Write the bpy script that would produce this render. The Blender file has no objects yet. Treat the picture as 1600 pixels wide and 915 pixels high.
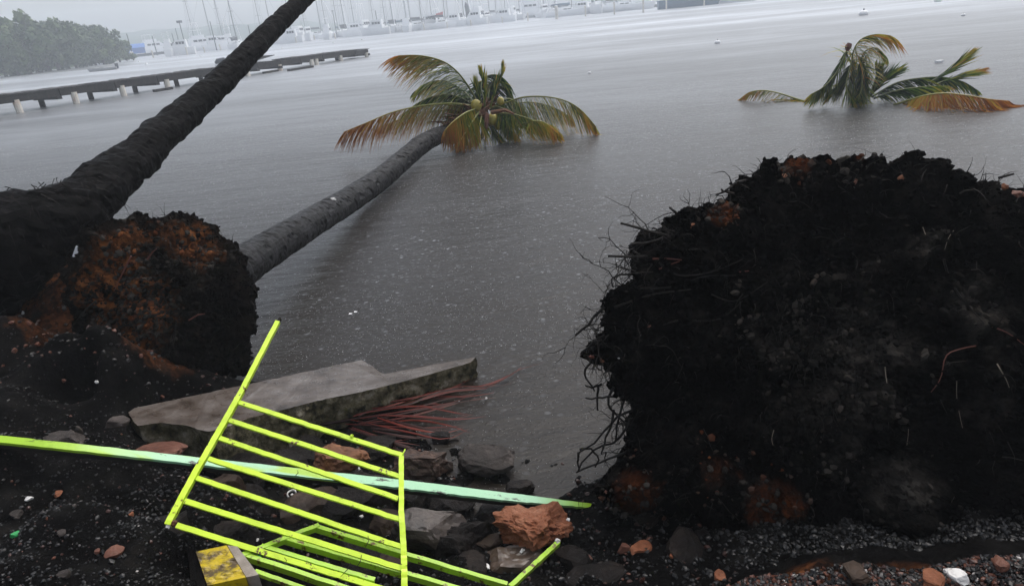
import bpy, bmesh, math, random
import numpy as np
from mathutils import Vector, Matrix, noise
from mathutils.bvhtree import BVHTree
R = math.radians
rnd = random.Random(7)
scene = bpy.context.scene
C = scene.collection
noise.seed_set(3)

# ---------------------------------------------------------------- camera
PITCH, ROLL, FPX, CAMZ = R(22.7), R(5.5), 1050.0, 2.6
cam_pos = Vector((0, 0, CAMZ))
fwd = Vector((0, math.cos(PITCH), -math.sin(PITCH)))
up0 = Vector((0, math.sin(PITCH), math.cos(PITCH)))
rt0 = Vector((1, 0, 0))
rt = rt0 * math.cos(ROLL) - up0 * math.sin(ROLL)
up = up0 * math.cos(ROLL) + rt0 * math.sin(ROLL)
cd = bpy.data.cameras.new('camera')
cd.sensor_width = 36; cd.lens = FPX / 1600 * 36
cd.clip_start = 0.05; cd.clip_end = 3000
cd.dof.use_dof = False
cam = bpy.data.objects.new('camera', cd); C.objects.link(cam)
cam.matrix_world = Matrix((
    (rt.x, up.x, -fwd.x, cam_pos.x), (rt.y, up.y, -fwd.y, cam_pos.y),
    (rt.z, up.z, -fwd.z, cam_pos.z), (0, 0, 0, 1)))
scene.camera = cam

# ---------------------------------------------------------------- sky, sun, exposure
SUN_EL, SUN_AZ = R(62), R(38)
world = bpy.data.worlds.new('World'); scene.world = world; world.use_nodes = True
wn = world.node_tree; wn.nodes.clear()
sky = wn.nodes.new('ShaderNodeTexSky'); sky.sky_type = 'NISHITA'
sky.sun_disc = False; sky.sun_elevation = SUN_EL; sky.sun_rotation = SUN_AZ
sky.dust_density = 4.0; sky.air_density = 1.0; sky.ozone_density = 1.0
hs = wn.nodes.new('ShaderNodeHueSaturation'); hs.inputs['Saturation'].default_value = 0.45
bg = wn.nodes.new('ShaderNodeBackground'); bg.inputs['Strength'].default_value = 0.10
wo = wn.nodes.new('ShaderNodeOutputWorld')
wn.links.new(sky.outputs[0], hs.inputs['Color']); wn.links.new(hs.outputs[0], bg.inputs[0])
wn.links.new(bg.outputs[0], wo.inputs[0])
sd = Vector((math.sin(SUN_AZ) * math.cos(SUN_EL), math.cos(SUN_AZ) * math.cos(SUN_EL), math.sin(SUN_EL)))
sl = bpy.data.lights.new('sun', 'SUN'); sl.energy = 0.6; sl.angle = R(60); sl.color = (1, .97, .93)
so = bpy.data.objects.new('sun', sl); C.objects.link(so)
so.location = (0, 0, 30); so.rotation_euler = (-sd).to_track_quat('-Z', 'Y').to_euler()
vs = scene.view_settings
vs.view_transform = 'Standard'; vs.look = 'None'; vs.gamma = 1; vs.exposure = 1.03
vs.use_curve_mapping = False
scene.cycles.max_bounces = 8; scene.cycles.volume_bounces = 2
scene.cycles.volume_step_rate = 5

# ---------------------------------------------------------------- geometry helpers
def ray(px, py):
    return fwd + rt * ((px - 800) / FPX) - up * ((py - 457.5) / FPX)
def P(px, py, z=0.0):                      # the point of height z seen at photograph pixel px, py
    d = ray(px, py); return cam_pos + d * ((z - CAMZ) / d.z)
def Q(px, py, Y):                          # the point at distance Y ahead seen there
    d = ray(px, py); return cam_pos + d * (Y / d.y)
def on_plane(px, py, O, n):
    d = ray(px, py); return cam_pos + d * ((O - cam_pos).dot(n) / d.dot(n))

class MB:
    def __init__(s): s.v = []; s.f = []; s.c = []; s.m = []
    def add(s, vs, fs, c=0.0, m=0):
        b = len(s.v); s.v += [tuple(x) for x in vs]
        s.c += list(c) if isinstance(c, (list, tuple)) else [c] * len(vs)
        s.f += [tuple(i + b for i in f) for f in fs]; s.m += [m] * len(fs)
    def box(s, c, size, rz=0, c_=0.0, m=0, M=None):
        x, y, z = [k / 2 for k in size]
        M = M or Matrix.Rotation(rz, 3, 'Z'); c = Vector(c)
        vs_ = [c + M @ Vector((a * x, b * y, d * z)) for a in (-1, 1) for b in (-1, 1) for d in (-1, 1)]
        s.add(vs_, [(0, 1, 3, 2), (4, 6, 7, 5), (0, 4, 5, 1), (2, 3, 7, 6), (0, 2, 6, 4), (1, 5, 7, 3)], c_, m)
    def tube(s, pts, rad, n=6, c=0.0, m=0, phase=0.0):
        pts = [Vector(p) for p in pts]
        if not isinstance(rad, (list, tuple)): rad = [rad] * len(pts)
        t = (pts[1] - pts[0]).normalized()
        a = t.orthogonal().normalized(); vs_ = []; cs = []
        for i, p in enumerate(pts):
            q = pts[min(i + 1, len(pts) - 1)] - pts[max(i - 1, 0)]
            if q.length < 1e-9: q = t
            t2 = q.normalized(); a = (a - t2 * a.dot(t2))
            a = a.normalized() if a.length > 1e-6 else t2.orthogonal().normalized()
            b = t2.cross(a); t = t2
            for k in range(n):
                w = 2 * math.pi * k / n + phase
                vs_.append(p + (a * math.cos(w) + b * math.sin(w)) * rad[i])
                cs.append(c[i] if isinstance(c, (list, tuple)) else c)
        fs = []
        for i in range(len(pts) - 1):
            for k in range(n):
                k2 = (k + 1) % n
                fs.append((i * n + k, i * n + k2, (i + 1) * n + k2, (i + 1) * n + k))
        fs.append(tuple(range(n - 1, -1, -1))); fs.append(tuple((len(pts) - 1) * n + k for k in range(n)))
        s.add(vs_, fs, cs, m)
    def build(s, name, mats, parent=None, smooth=False, kind=None):
        off = parent_loc(parent)
        me = bpy.data.meshes.new(name)
        me.from_pydata([(a - off.x, b - off.y, c - off.z) for a, b, c in s.v], [], s.f)
        at = me.attributes.new('v', 'FLOAT', 'POINT'); at.data.foreach_set('value', [float(x) for x in s.c])
        if not isinstance(mats, (list, tuple)): mats = [mats]
        for m in mats: me.materials.append(m)
        me.polygons.foreach_set('material_index', s.m)
        if smooth: me.polygons.foreach_set('use_smooth', [True] * len(s.f))
        me.update()
        o = bpy.data.objects.new(name, me); C.objects.link(o)
        if parent: o.parent = parent
        if kind: o['kind'] = kind
        return o

LOC = {}
def parent_loc(p):
    return LOC.get(p.name, Vector((0, 0, 0))) if p else Vector((0, 0, 0))
def thing(name, label, cat, loc=(0, 0, 0), group=None, local=False):
    """Empty at the thing's base; its parts are given in world coordinates unless local."""
    o = bpy.data.objects.new(name, None); C.objects.link(o); o.empty_display_size = .2
    o.location = loc; o['label'] = label; o['category'] = cat
    if group: o['group'] = group
    LOC[o.name] = Vector((0, 0, 0)) if local else Vector(loc)
    return o
def sub(o, parent):                       # a sub-part given in world coordinates shares its part's origin
    LOC[o.name] = parent_loc(parent); return o
def tag(o, label, cat, group=None, kind=None):
    o['label'] = label; o['category'] = cat
    if group: o['group'] = group
    if kind: o['kind'] = kind
    return o
def fr(p, f, oc=5, H=.9):
    return noise.fractal(Vector(p) * f, H, 2.1, oc)

# ---------------------------------------------------------------- materials
def mat(name, ramp, scale=4, rough=.6, bump=0, bscale=20, spec=.5, rough2=None, detail=8, attr=0.0,
        stretch=None, emis=None, metal=0, bdist=.01, interp=None, sss=0):
    """ramp: [(pos, rgb)...] over a noise field (plus attr * point attribute v)."""
    m = bpy.data.materials.new(name); m.use_nodes = True
    n = m.node_tree.nodes; l = m.node_tree.links; b = n['Principled BSDF']
    tc = n.new('ShaderNodeTexCoord'); mp = n.new('ShaderNodeMapping')
    l.new(tc.outputs['Object'], mp.inputs[0])
    if stretch: mp.inputs['Scale'].default_value = stretch
    nz = n.new('ShaderNodeTexNoise'); nz.inputs['Scale'].default_value = scale
    nz.inputs['Detail'].default_value = detail; nz.inputs['Roughness'].default_value = .65
    l.new(mp.outputs[0], nz.inputs[0])
    cr = n.new('ShaderNodeValToRGB'); e = cr.color_ramp.elements
    if interp: cr.color_ramp.interpolation = interp
    while len(e) < len(ramp): e.new(.5)
    for k, (p, c) in enumerate(ramp): e[k].position = p; e[k].color = (*c, 1)
    src = nz.outputs['Fac']
    if attr:
        at = n.new('ShaderNodeAttribute'); at.attribute_name = 'v'
        ma = n.new('ShaderNodeMath'); ma.operation = 'MULTIPLY_ADD'
        ma.inputs[1].default_value = 1 - attr if attr < 1 else 0.0
        mb_ = n.new('ShaderNodeMath'); mb_.operation = 'MULTIPLY'; mb_.inputs[1].default_value = attr
        l.new(at.outputs['Fac'], mb_.inputs[0]); l.new(src, ma.inputs[0]); l.new(mb_.outputs[0], ma.inputs[2])
        src = ma.outputs[0]
    l.new(src, cr.inputs[0]); l.new(cr.outputs[0], b.inputs['Base Color'])
    b.inputs['Specular IOR Level'].default_value = spec; b.inputs['Metallic'].default_value = metal
    b.inputs['Roughness'].default_value = rough
    if rough2 is not None:
        mr = n.new('ShaderNodeMapRange'); mr.inputs['From Min'].default_value = .35; mr.inputs['From Max'].default_value = .65
        mr.inputs['To Min'].default_value = rough; mr.inputs['To Max'].default_value = rough2
        n2 = n.new('ShaderNodeTexNoise'); n2.inputs['Scale'].default_value = scale * 2.7; l.new(mp.outputs[0], n2.inputs[0])
        l.new(n2.outputs['Fac'], mr.inputs[0]); l.new(mr.outputs[0], b.inputs['Roughness'])
    if bump:
        bn = n.new('ShaderNodeTexNoise'); bn.inputs['Scale'].default_value = bscale; bn.inputs['Detail'].default_value = 10
        bn.inputs['Roughness'].default_value = .7
        l.new(mp.outputs[0], bn.inputs[0])
        bp = n.new('ShaderNodeBump'); bp.inputs['Strength'].default_value = bump; bp.inputs['Distance'].default_value = bdist
        l.new(bn.outputs['Fac'], bp.inputs['Height']); l.new(bp.outputs[0], b.inputs['Normal'])
    return m

soil = mat('dark_wet_soil', [(.3, (.003, .003, .003)), (.5, (.008, .007, .007)), (.62, (.018, .016, .015)), (.75, (.04, .028, .02))],
           scale=3.0, rough=.75, rough2=.4, bump=1, bscale=22, bdist=.04, spec=.1)
def rust_mask(m, ctr, rad, col1=(.16, .05, .018), col2=(.05, .017, .007), strength=1.0, scale=5):
    """orange clay showing through a soil material round given points (object space)"""
    n = m.node_tree.nodes; l = m.node_tree.links; b = n['Principled BSDF']
    src = b.inputs['Base Color'].links[0].from_socket
    ge = n.new('ShaderNodeNewGeometry')
    total = None
    for c, r in zip(ctr, rad):
        d = n.new('ShaderNodeVectorMath'); d.operation = 'DISTANCE'; d.inputs[1].default_value = c
        l.new(ge.outputs['Position'], d.inputs[0])
        mr = n.new('ShaderNodeMapRange'); mr.inputs['From Min'].default_value = r; mr.inputs['From Max'].default_value = r * .15
        l.new(d.outputs['Value'], mr.inputs[0])
        if total is None: total = mr.outputs[0]
        else:
            mx = n.new('ShaderNodeMath'); mx.operation = 'MAXIMUM'; l.new(total, mx.inputs[0]); l.new(mr.outputs[0], mx.inputs[1]); total = mx.outputs[0]
    nz = n.new('ShaderNodeTexNoise'); nz.inputs['Scale'].default_value = scale; nz.inputs['Detail'].default_value = 12
    nz.inputs['Roughness'].default_value = .75; l.new(ge.outputs['Position'], nz.inputs[0])
    th = n.new('ShaderNodeMath'); th.operation = 'MULTIPLY'; l.new(total, th.inputs[0]); l.new(nz.outputs['Fac'], th.inputs[1])
    m2 = n.new('ShaderNodeMapRange'); m2.inputs['From Min'].default_value = .18; m2.inputs['From Max'].default_value = .42
    m2.inputs['To Max'].default_value = strength
    l.new(th.outputs[0], m2.inputs[0])
    vz = n.new('ShaderNodeTexVoronoi'); vz.inputs['Scale'].default_value = 38; l.new(ge.outputs['Position'], vz.inputs[0])
    mc = n.new('ShaderNodeMixRGB'); mc.inputs[1].default_value = (*col2, 1); mc.inputs[2].default_value = (*col1, 1)
    sep = n.new('ShaderNodeSeparateColor'); l.new(vz.outputs['Color'], sep.inputs[0]); l.new(sep.outputs[0], mc.inputs[0])
    mx = n.new('ShaderNodeMixRGB'); l.new(m2.outputs[0], mx.inputs[0]); l.new(src, mx.inputs[1]); l.new(mc.outputs[0], mx.inputs[2])
    l.new(mx.outputs[0], b.inputs['Base Color'])

root_mat = mat('dead_root_bark', [(.35, (.004, .0035, .003)), (.6, (.012, .009, .007)), (.8, (.03, .02, .013))], scale=9, rough=.8, rough2=.5, spec=.2)
pale_root = mat('pale_root', [(.3, (.14, .11, .08)), (.7, (.28, .23, .17))], scale=9, rough=.6)
red_root = mat('red_root', [(.3, (.07, .014, .008)), (.7, (.15, .035, .018))], scale=9, rough=.6)
trunk_dark = mat('wet_black_palm_bark', [(.35, (.0012, .001, .001)), (.55, (.0045, .004, .004)), (.72, (.014, .012, .012))], scale=7, rough=.6, rough2=.4, bump=.8, bscale=18, bdist=.03, spec=.04)
def palm_bark():
    m = mat('ringed_wet_palm_bark', [(.36, (.003, .0028, .003)), (.5, (.009, .0085, .0095)), (.62, (.026, .025, .028))],
            scale=7, rough=.6, rough2=.35, bump=.9, bscale=34, bdist=.02, spec=.2)
    n = m.node_tree.nodes; l = m.node_tree.links; b = n['Principled BSDF']
    src = b.inputs['Base Color'].links[0].from_socket
    tc = n.new('ShaderNodeTexCoord'); nz = n.new('ShaderNodeTexNoise'); nz.inputs['Scale'].default_value = 13; nz.inputs['Detail'].default_value = 3
    l.new(tc.outputs['Object'], nz.inputs[0])
    r = n.new('ShaderNodeMapRange'); r.inputs['From Min'].default_value = .56; r.inputs['From Max'].default_value = .60
    l.new(nz.outputs['Fac'], r.inputs[0])
    mx = n.new('ShaderNodeMixRGB'); mx.inputs[2].default_value = (.004, .004, .004, 1)
    l.new(r.outputs[0], mx.inputs[0]); l.new(src, mx.inputs[1]); l.new(mx.outputs[0], b.inputs['Base Color'])
    return m
trunk_mat = palm_bark()
def leafmat(name, ramp):
    m = mat(name, ramp, scale=6, rough=.45, attr=.9, spec=.3)
    n = m.node_tree.nodes; l = m.node_tree.links; b = n['Principled BSDF']
    tr = n.new('ShaderNodeBsdfTranslucent'); mx = n.new('ShaderNodeMixShader'); mx.inputs[0].default_value = .35
    l.new(b.inputs['Base Color'].links[0].from_socket, tr.inputs['Color'])
    o = n['Material Output']; l.new(b.outputs[0], mx.inputs[1]); l.new(tr.outputs[0], mx.inputs[2]); l.new(mx.outputs[0], o.inputs['Surface'])
    return m
leaf = leafmat('palm_leaflet', [(.08, (.007, .02, .007)), (.25, (.025, .07, .012)), (.4, (.12, .2, .02)), (.54, (.42, .36, .04)), (.7, (.55, .24, .04)), (.92, (.25, .08, .02))])
deadleaf = leafmat('dead_red_leaflet', [(.12, (.02, .005, .003)), (.4, (.12, .016, .01)), (.75, (.32, .055, .028))])
rachis_mat = mat('palm_midrib', [(.2, (.05, .07, .015)), (.5, (.28, .27, .05)), (.8, (.42, .2, .04))], scale=3, rough=.4, attr=.7)
coco = mat('coconut_husk', [(.3, (.22, .2, .03)), (.6, (.38, .3, .05)), (.8, (.3, .13, .03))], scale=6, rough=.35)
fibre = mat('brown_leaf_base_fibre', [(.3, (.05, .018, .008)), (.6, (.16, .06, .02)), (.8, (.3, .12, .04))], scale=9, rough=.7, bump=.5, bscale=40)
concrete = mat('wet_worn_concrete', [(.32, (.028, .02, .015)), (.45, (.07, .054, .044)), (.56, (.1, .083, .072)), (.72, (.17, .15, .138))], scale=4.5, rough=.5, rough2=.22, bump=.35, bscale=60, bdist=.006, spec=.5)
concrete_side = mat('broken_mossy_concrete', [(.36, (.015, .013, .008)), (.46, (.1, .085, .045)), (.55, (.19, .16, .1)), (.66, (.4, .35, .27))], scale=11, rough=.8, bump=1, bscale=28, bdist=.04, spec=.3)
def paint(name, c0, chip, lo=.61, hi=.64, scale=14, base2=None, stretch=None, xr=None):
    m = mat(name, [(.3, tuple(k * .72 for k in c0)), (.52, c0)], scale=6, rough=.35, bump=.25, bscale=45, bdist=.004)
    n = m.node_tree.nodes; l = m.node_tree.links; b = n['Principled BSDF']
    src = b.inputs['Base Color'].links[0].from_socket
    tc = n.new('ShaderNodeTexCoord'); mp = n.new('ShaderNodeMapping'); l.new(tc.outputs['Object'], mp.inputs[0])
    if stretch: mp.inputs['Scale'].default_value = stretch
    if base2:
        n2 = n.new('ShaderNodeTexNoise'); n2.inputs['Scale'].default_value = 2.2; n2.inputs['Detail'].default_value = 6; l.new(mp.outputs[0], n2.inputs[0])
        r2 = n.new('ShaderNodeMapRange'); r2.inputs['From Min'].default_value = .44; r2.inputs['From Max'].default_value = .54
        l.new(n2.outputs['Fac'], r2.inputs[0]); m2 = n.new('ShaderNodeMixRGB'); m2.inputs[2].default_value = (*base2, 1)
        fac = r2.outputs[0]
        if xr:                                   # faded paint over the middle of the board's length
            sx = n.new('ShaderNodeSeparateXYZ'); l.new(tc.outputs['Object'], sx.inputs[0]); xx = sx.outputs['X']
            fs_ = []
            for e0, e1 in ((xr[0], xr[0] + .35), (xr[1] + .15, xr[1] - .15)):
                q = n.new('ShaderNodeMapRange'); q.inputs['From Min'].default_value = e0; q.inputs['From Max'].default_value = e1; l.new(xx, q.inputs[0]); fs_.append(q.outputs[0])
            q = n.new('ShaderNodeMath'); q.operation = 'MULTIPLY'; l.new(fs_[0], q.inputs[0]); l.new(fs_[1], q.inputs[1])
            r2.inputs['From Min'].default_value = .36; r2.inputs['From Max'].default_value = .44
            q2 = n.new('ShaderNodeMath'); q2.operation = 'MULTIPLY'; l.new(q.outputs[0], q2.inputs[0]); l.new(fac, q2.inputs[1]); fac = q2.outputs[0]
        l.new(fac, m2.inputs[0]); l.new(src, m2.inputs[1]); src = m2.outputs[0]
    nz = n.new('ShaderNodeTexNoise'); nz.inputs['Scale'].default_value = scale; nz.inputs['Detail'].default_value = 8; nz.inputs['Roughness'].default_value = .7
    l.new(mp.outputs[0], nz.inputs[0])
    r = n.new('ShaderNodeMapRange'); r.inputs['From Min'].default_value = lo; r.inputs['From Max'].default_value = hi
    l.new(nz.outputs['Fac'], r.inputs[0])
    mx = n.new('ShaderNodeMixRGB'); mx.inputs[2].default_value = (*chip, 1)
    l.new(r.outputs[0], mx.inputs[0]); l.new(src, mx.inputs[1]); l.new(mx.outputs[0], b.inputs['Base Color'])
    return m
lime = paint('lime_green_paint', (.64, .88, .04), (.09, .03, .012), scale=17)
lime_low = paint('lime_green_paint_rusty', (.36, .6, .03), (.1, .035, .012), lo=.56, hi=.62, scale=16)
_o = P(300, 720, .6).x
board_paint = paint('peeling_green_paint', (.36, .6, .03), (.008, .014, .01), lo=.57, hi=.60, scale=2.6, base2=(.36, .68, .42), stretch=(1, 5, 1), xr=(P(130, 701, .8).x - _o, P(880, 786, .08).x - _o))
yellow = paint('yellow_kerb_paint', (.5, .36, .008), (.08, .05, .015), lo=.46, hi=.58, scale=11)
pvc = mat('pale_piling', [(.35, (.55, .5, .43)), (.55, (.72, .68, .6)), (.75, (.4, .18, .08))], scale=.7, rough=.5)
wood = mat('dark_wet_timber', [(.3, (.006, .005, .005)), (.55, (.018, .014, .012)), (.75, (.05, .034, .028))], scale=1.5, rough=.7, bump=.5, bscale=12, stretch=(1, 6, 1))
white = mat('white_gelcoat', [(.3, (.8, .81, .82)), (.7, (.86, .86, .86))], scale=1, rough=.3)
grey_metal = mat('grey_metal', [(.3, (.09, .1, .11)), (.7, (.16, .17, .18))], scale=2, rough=.45, metal=.0)
darkm = mat('dark_canvas', [(.3, (.02, .025, .035)), (.7, (.05, .055, .07))], scale=2, rough=.8)
bluem = mat('blue_paint', [(.3, (.02, .07, .14)), (.7, (.04, .12, .2))], scale=2, rough=.4)
tarp = mat('bright_blue_tarp', [(.3, (.03, .12, .42)), (.7, (.06, .22, .6))], scale=1, rough=.6)
redm = mat('red_cloth', [(.3, (.4, .03, .03)), (.7, (.55, .06, .05))], scale=2, rough=.8)
glassm = mat('dark_window_glass', [(.3, (.01, .013, .017)), (.7, (.03, .035, .04))], scale=2, rough=.1)
hillm = mat('hill_scrub', [(.3, (.02, .04, .02)), (.7, (.05, .08, .035))], scale=.05, rough=.95)
treem = mat('mangrove_leaf', [(.3, (.03, .06, .02)), (.55, (.07, .115, .035)), (.8, (.12, .16, .05))], scale=1.2, rough=.7, attr=.5)
barkm = mat('tree_bark', [(.3, (.02, .015, .01)), (.7, (.06, .045, .03))], scale=4, rough=.8)
orange_stone = mat('orange_brick_chunk', [(.3, (.08, .025, .012)), (.52, (.24, .09, .045)), (.75, (.42, .2, .12))], scale=7, rough=.4, bump=.7, bscale=20, bdist=.02, spec=.15)
pink_stone = mat('pinkish_stone', [(.3, (.06, .025, .018)), (.55, (.15, .066, .045)), (.8, (.22, .12, .085))], scale=6, rough=.45, bump=.5, bscale=25, bdist=.01, spec=.15)
grey_stone = mat('grey_stone', [(.3, (.018, .015, .013)), (.52, (.045, .037, .033)), (.72, (.12, .1, .09))], scale=6, rough=.45, bump=.7, bscale=22, bdist=.02, spec=.15)
dark_stone = mat('dark_stone', [(.3, (.004, .0035, .003)), (.55, (.013, .01, .009)), (.75, (.045, .034, .027))], scale=5, rough=.55, rough2=.3, bump=.9, bscale=18, bdist=.03, spec=.15)
shellm = mat('white_shell', [(.3, (.5, .48, .46)), (.7, (.75, .73, .7))], scale=20, rough=.4)
peb = mat('mixed_pebbles', [(0, (.003, .003, .003)), (.4, (.01, .0085, .008)), (.6, (.04, .013, .008)), (.76, (.1, .032, .016)), (.9, (.06, .055, .055)), (.985, (.4, .37, .35))], attr=1.0, rough=.45, interp='CONSTANT')
foam_m = mat('rain_drop_white', [(.3, (.8, .8, .8)), (.7, (.8, .8, .8))], rough=.3)
plastic_green = mat('green_plastic', [(.3, (.02, .25, .06)), (.7, (.04, .35, .1))], rough=.4)

clod_mat = mat('soil_crumbs', [(0, (.0012, .001, .001)), (.3, (.005, .0042, .004)), (.5, (.016, .014, .012)), (.68, (.05, .044, .038)), (.8, (.07, .022, .009)), (.95, (.2, .072, .028))], scale=20, attr=.95, rough=.9, spec=.03)
# ================================================================ SETTING
# water: one sheet fine near the shore, coarse beyond, inside the haze box
def water_material():
    m = bpy.data.materials.new('rain_beaten_water'); m.use_nodes = True
    n = m.node_tree.nodes; l = m.node_tree.links; b = n['Principled BSDF']
    ge = n.new('ShaderNodeNewGeometry')
    def nz(scale, sx, sy, rot=0, det=4, ro=.6):
        mp = n.new('ShaderNodeMapping'); mp.inputs['Scale'].default_value = (sx, sy, 1); mp.inputs['Rotation'].default_value = (0, 0, rot)
        t = n.new('ShaderNodeTexNoise'); t.inputs['Scale'].default_value = scale; t.inputs['Detail'].default_value = det
        t.inputs['Roughness'].default_value = ro
        l.new(ge.outputs['Position'], mp.inputs[0]); l.new(mp.outputs[0], t.inputs[0]); return t.outputs['Fac']
    def mth(op, a, b_=None):
        k = n.new('ShaderNodeMath'); k.operation = op
        for i, x in enumerate((a, b_)):
            if x is None: continue
            if isinstance(x, (int, float)): k.inputs[i].default_value = x
            else: l.new(x, k.inputs[i])
        return k.outputs[0]
    # height of the surface: swell, wind ripples, rain pitting
    h = mth('MULTIPLY', nz(.55, .5, 1.3, R(-12)), .10)
    h = mth('ADD', h, mth('MULTIPLY', nz(3.2, .45, 1.4, R(-10), 5, .65), .028))
    h = mth('ADD', h, mth('MULTIPLY', nz(26, .8, 1.1, R(-10), 6, .7), .006))
    v = n.new('ShaderNodeTexVoronoi'); v.inputs['Scale'].default_value = 26; l.new(ge.outputs['Position'], v.inputs[0])
    pit = n.new('ShaderNodeMapRange'); pit.inputs['From Min'].default_value = .0; pit.inputs['From Max'].default_value = .28
    pit.inputs['To Min'].default_value = 1; pit.inputs['To Max'].default_value = 0; l.new(v.outputs['Distance'], pit.inputs[0])
    h = mth('ADD', h, mth('MULTIPLY', pit.outputs[0], .004))
    bp = n.new('ShaderNodeBump'); bp.inputs['Strength'].default_value = .8; bp.inputs['Distance'].default_value = 1.0
    l.new(h, bp.inputs['Height']); l.new(bp.outputs[0], b.inputs['Normal'])
    # spray torn off by the gusts lies in long pale bands; silt clouds the shallows
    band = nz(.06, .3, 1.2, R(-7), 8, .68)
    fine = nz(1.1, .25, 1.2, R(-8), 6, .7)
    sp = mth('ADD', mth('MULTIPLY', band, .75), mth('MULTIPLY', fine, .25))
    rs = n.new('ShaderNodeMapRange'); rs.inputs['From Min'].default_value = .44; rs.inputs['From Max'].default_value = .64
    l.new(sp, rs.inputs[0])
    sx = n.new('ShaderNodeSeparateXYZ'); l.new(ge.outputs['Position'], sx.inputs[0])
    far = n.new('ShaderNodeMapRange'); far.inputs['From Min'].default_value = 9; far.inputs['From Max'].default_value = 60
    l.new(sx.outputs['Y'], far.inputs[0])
    foam = mth('MULTIPLY', mth('ADD', mth('MULTIPLY', rs.outputs[0], .66), .34), far.outputs[0])  # spray bands, plus even whitening with distance that paints in far sheen and haze
    silt = n.new('ShaderNodeMixRGB'); silt.inputs[1].default_value = (.0125, .0085, .0055, 1); silt.inputs[2].default_value = (.017, .0135, .010, 1)
    l.new(nz(.5, 1, 1), silt.inputs[0])
    # aerated rings where the drops strike
    v2 = n.new('ShaderNodeTexVoronoi'); v2.inputs['Scale'].default_value = 11; v2.inputs['Randomness'].default_value = 1
    l.new(ge.outputs['Position'], v2.inputs[0])
    rg = n.new('ShaderNodeMapRange'); rg.inputs['From Min'].default_value = .30; rg.inputs['From Max'].default_value = .12; l.new(v2.outputs['Distance'], rg.inputs[0])
    sc_ = n.new('ShaderNodeSeparateColor'); l.new(v2.outputs['Color'], sc_.inputs[0])
    pick = mth('MULTIPLY', mth('MULTIPLY', sc_.outputs[0], sc_.outputs[1]), mth('MULTIPLY', rg.outputs[0], nz(.35, .7, 1.2, 0, 3)))
    v3 = n.new('ShaderNodeTexVoronoi'); v3.inputs['Scale'].default_value = 24; l.new(ge.outputs['Position'], v3.inputs[0])
    s3 = n.new('ShaderNodeSeparateColor'); l.new(v3.outputs['Color'], s3.inputs[0])
    r3 = n.new('ShaderNodeMapRange'); r3.inputs['From Min'].default_value = .35; r3.inputs['From Max'].default_value = .1; l.new(v3.outputs['Distance'], r3.inputs[0])
    pick = mth('ADD', mth('MULTIPLY', pick, 1.0), mth('MULTIPLY', mth('MULTIPLY', s3.outputs[0], s3.outputs[2]), mth('MULTIPLY', r3.outputs[0], .35)))
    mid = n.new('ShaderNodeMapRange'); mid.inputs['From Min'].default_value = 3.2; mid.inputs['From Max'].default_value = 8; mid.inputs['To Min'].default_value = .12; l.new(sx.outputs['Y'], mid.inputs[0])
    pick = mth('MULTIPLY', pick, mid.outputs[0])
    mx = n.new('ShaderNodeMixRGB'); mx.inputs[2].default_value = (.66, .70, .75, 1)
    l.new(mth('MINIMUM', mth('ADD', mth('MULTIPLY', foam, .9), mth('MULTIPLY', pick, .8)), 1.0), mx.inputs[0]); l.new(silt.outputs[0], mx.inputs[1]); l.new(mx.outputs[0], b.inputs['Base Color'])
    b.inputs['Roughness'].default_value = .3; b.inputs['IOR'].default_value = 1.33
    return m
wmat = water_material()
mbw = MB()
ys = [1.5 + .0 * k for k in range(1)]
y = 1.0
while y < 520: ys.append(y); y += max(.12, y * .03)
ys = [-60, -20] + ys[1:] + [520]
xs_u = [math.sinh(k / 60 * 5.2) / math.sinh(5.2) * 520 for k in range(-60, 61)]
vs_ = []
for yy in ys:
    for xx in xs_u:
        a = .012 * min(1, max(0, yy / 6)) if yy < 60 else .0
        vs_.append((xx, yy, a * noise.noise(Vector((xx * .35, yy * 1.0, 3))) * (1 if abs(xx) < 40 else 0)))
nx = len(xs_u)
mbw.add(vs_, [(j * nx + i, j * nx + i + 1, (j + 1) * nx + i + 1, (j + 1) * nx + i) for j in range(len(ys) - 1) for i in range(nx - 1)])
mbw.build('water', wmat, smooth=True, kind='structure')

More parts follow.
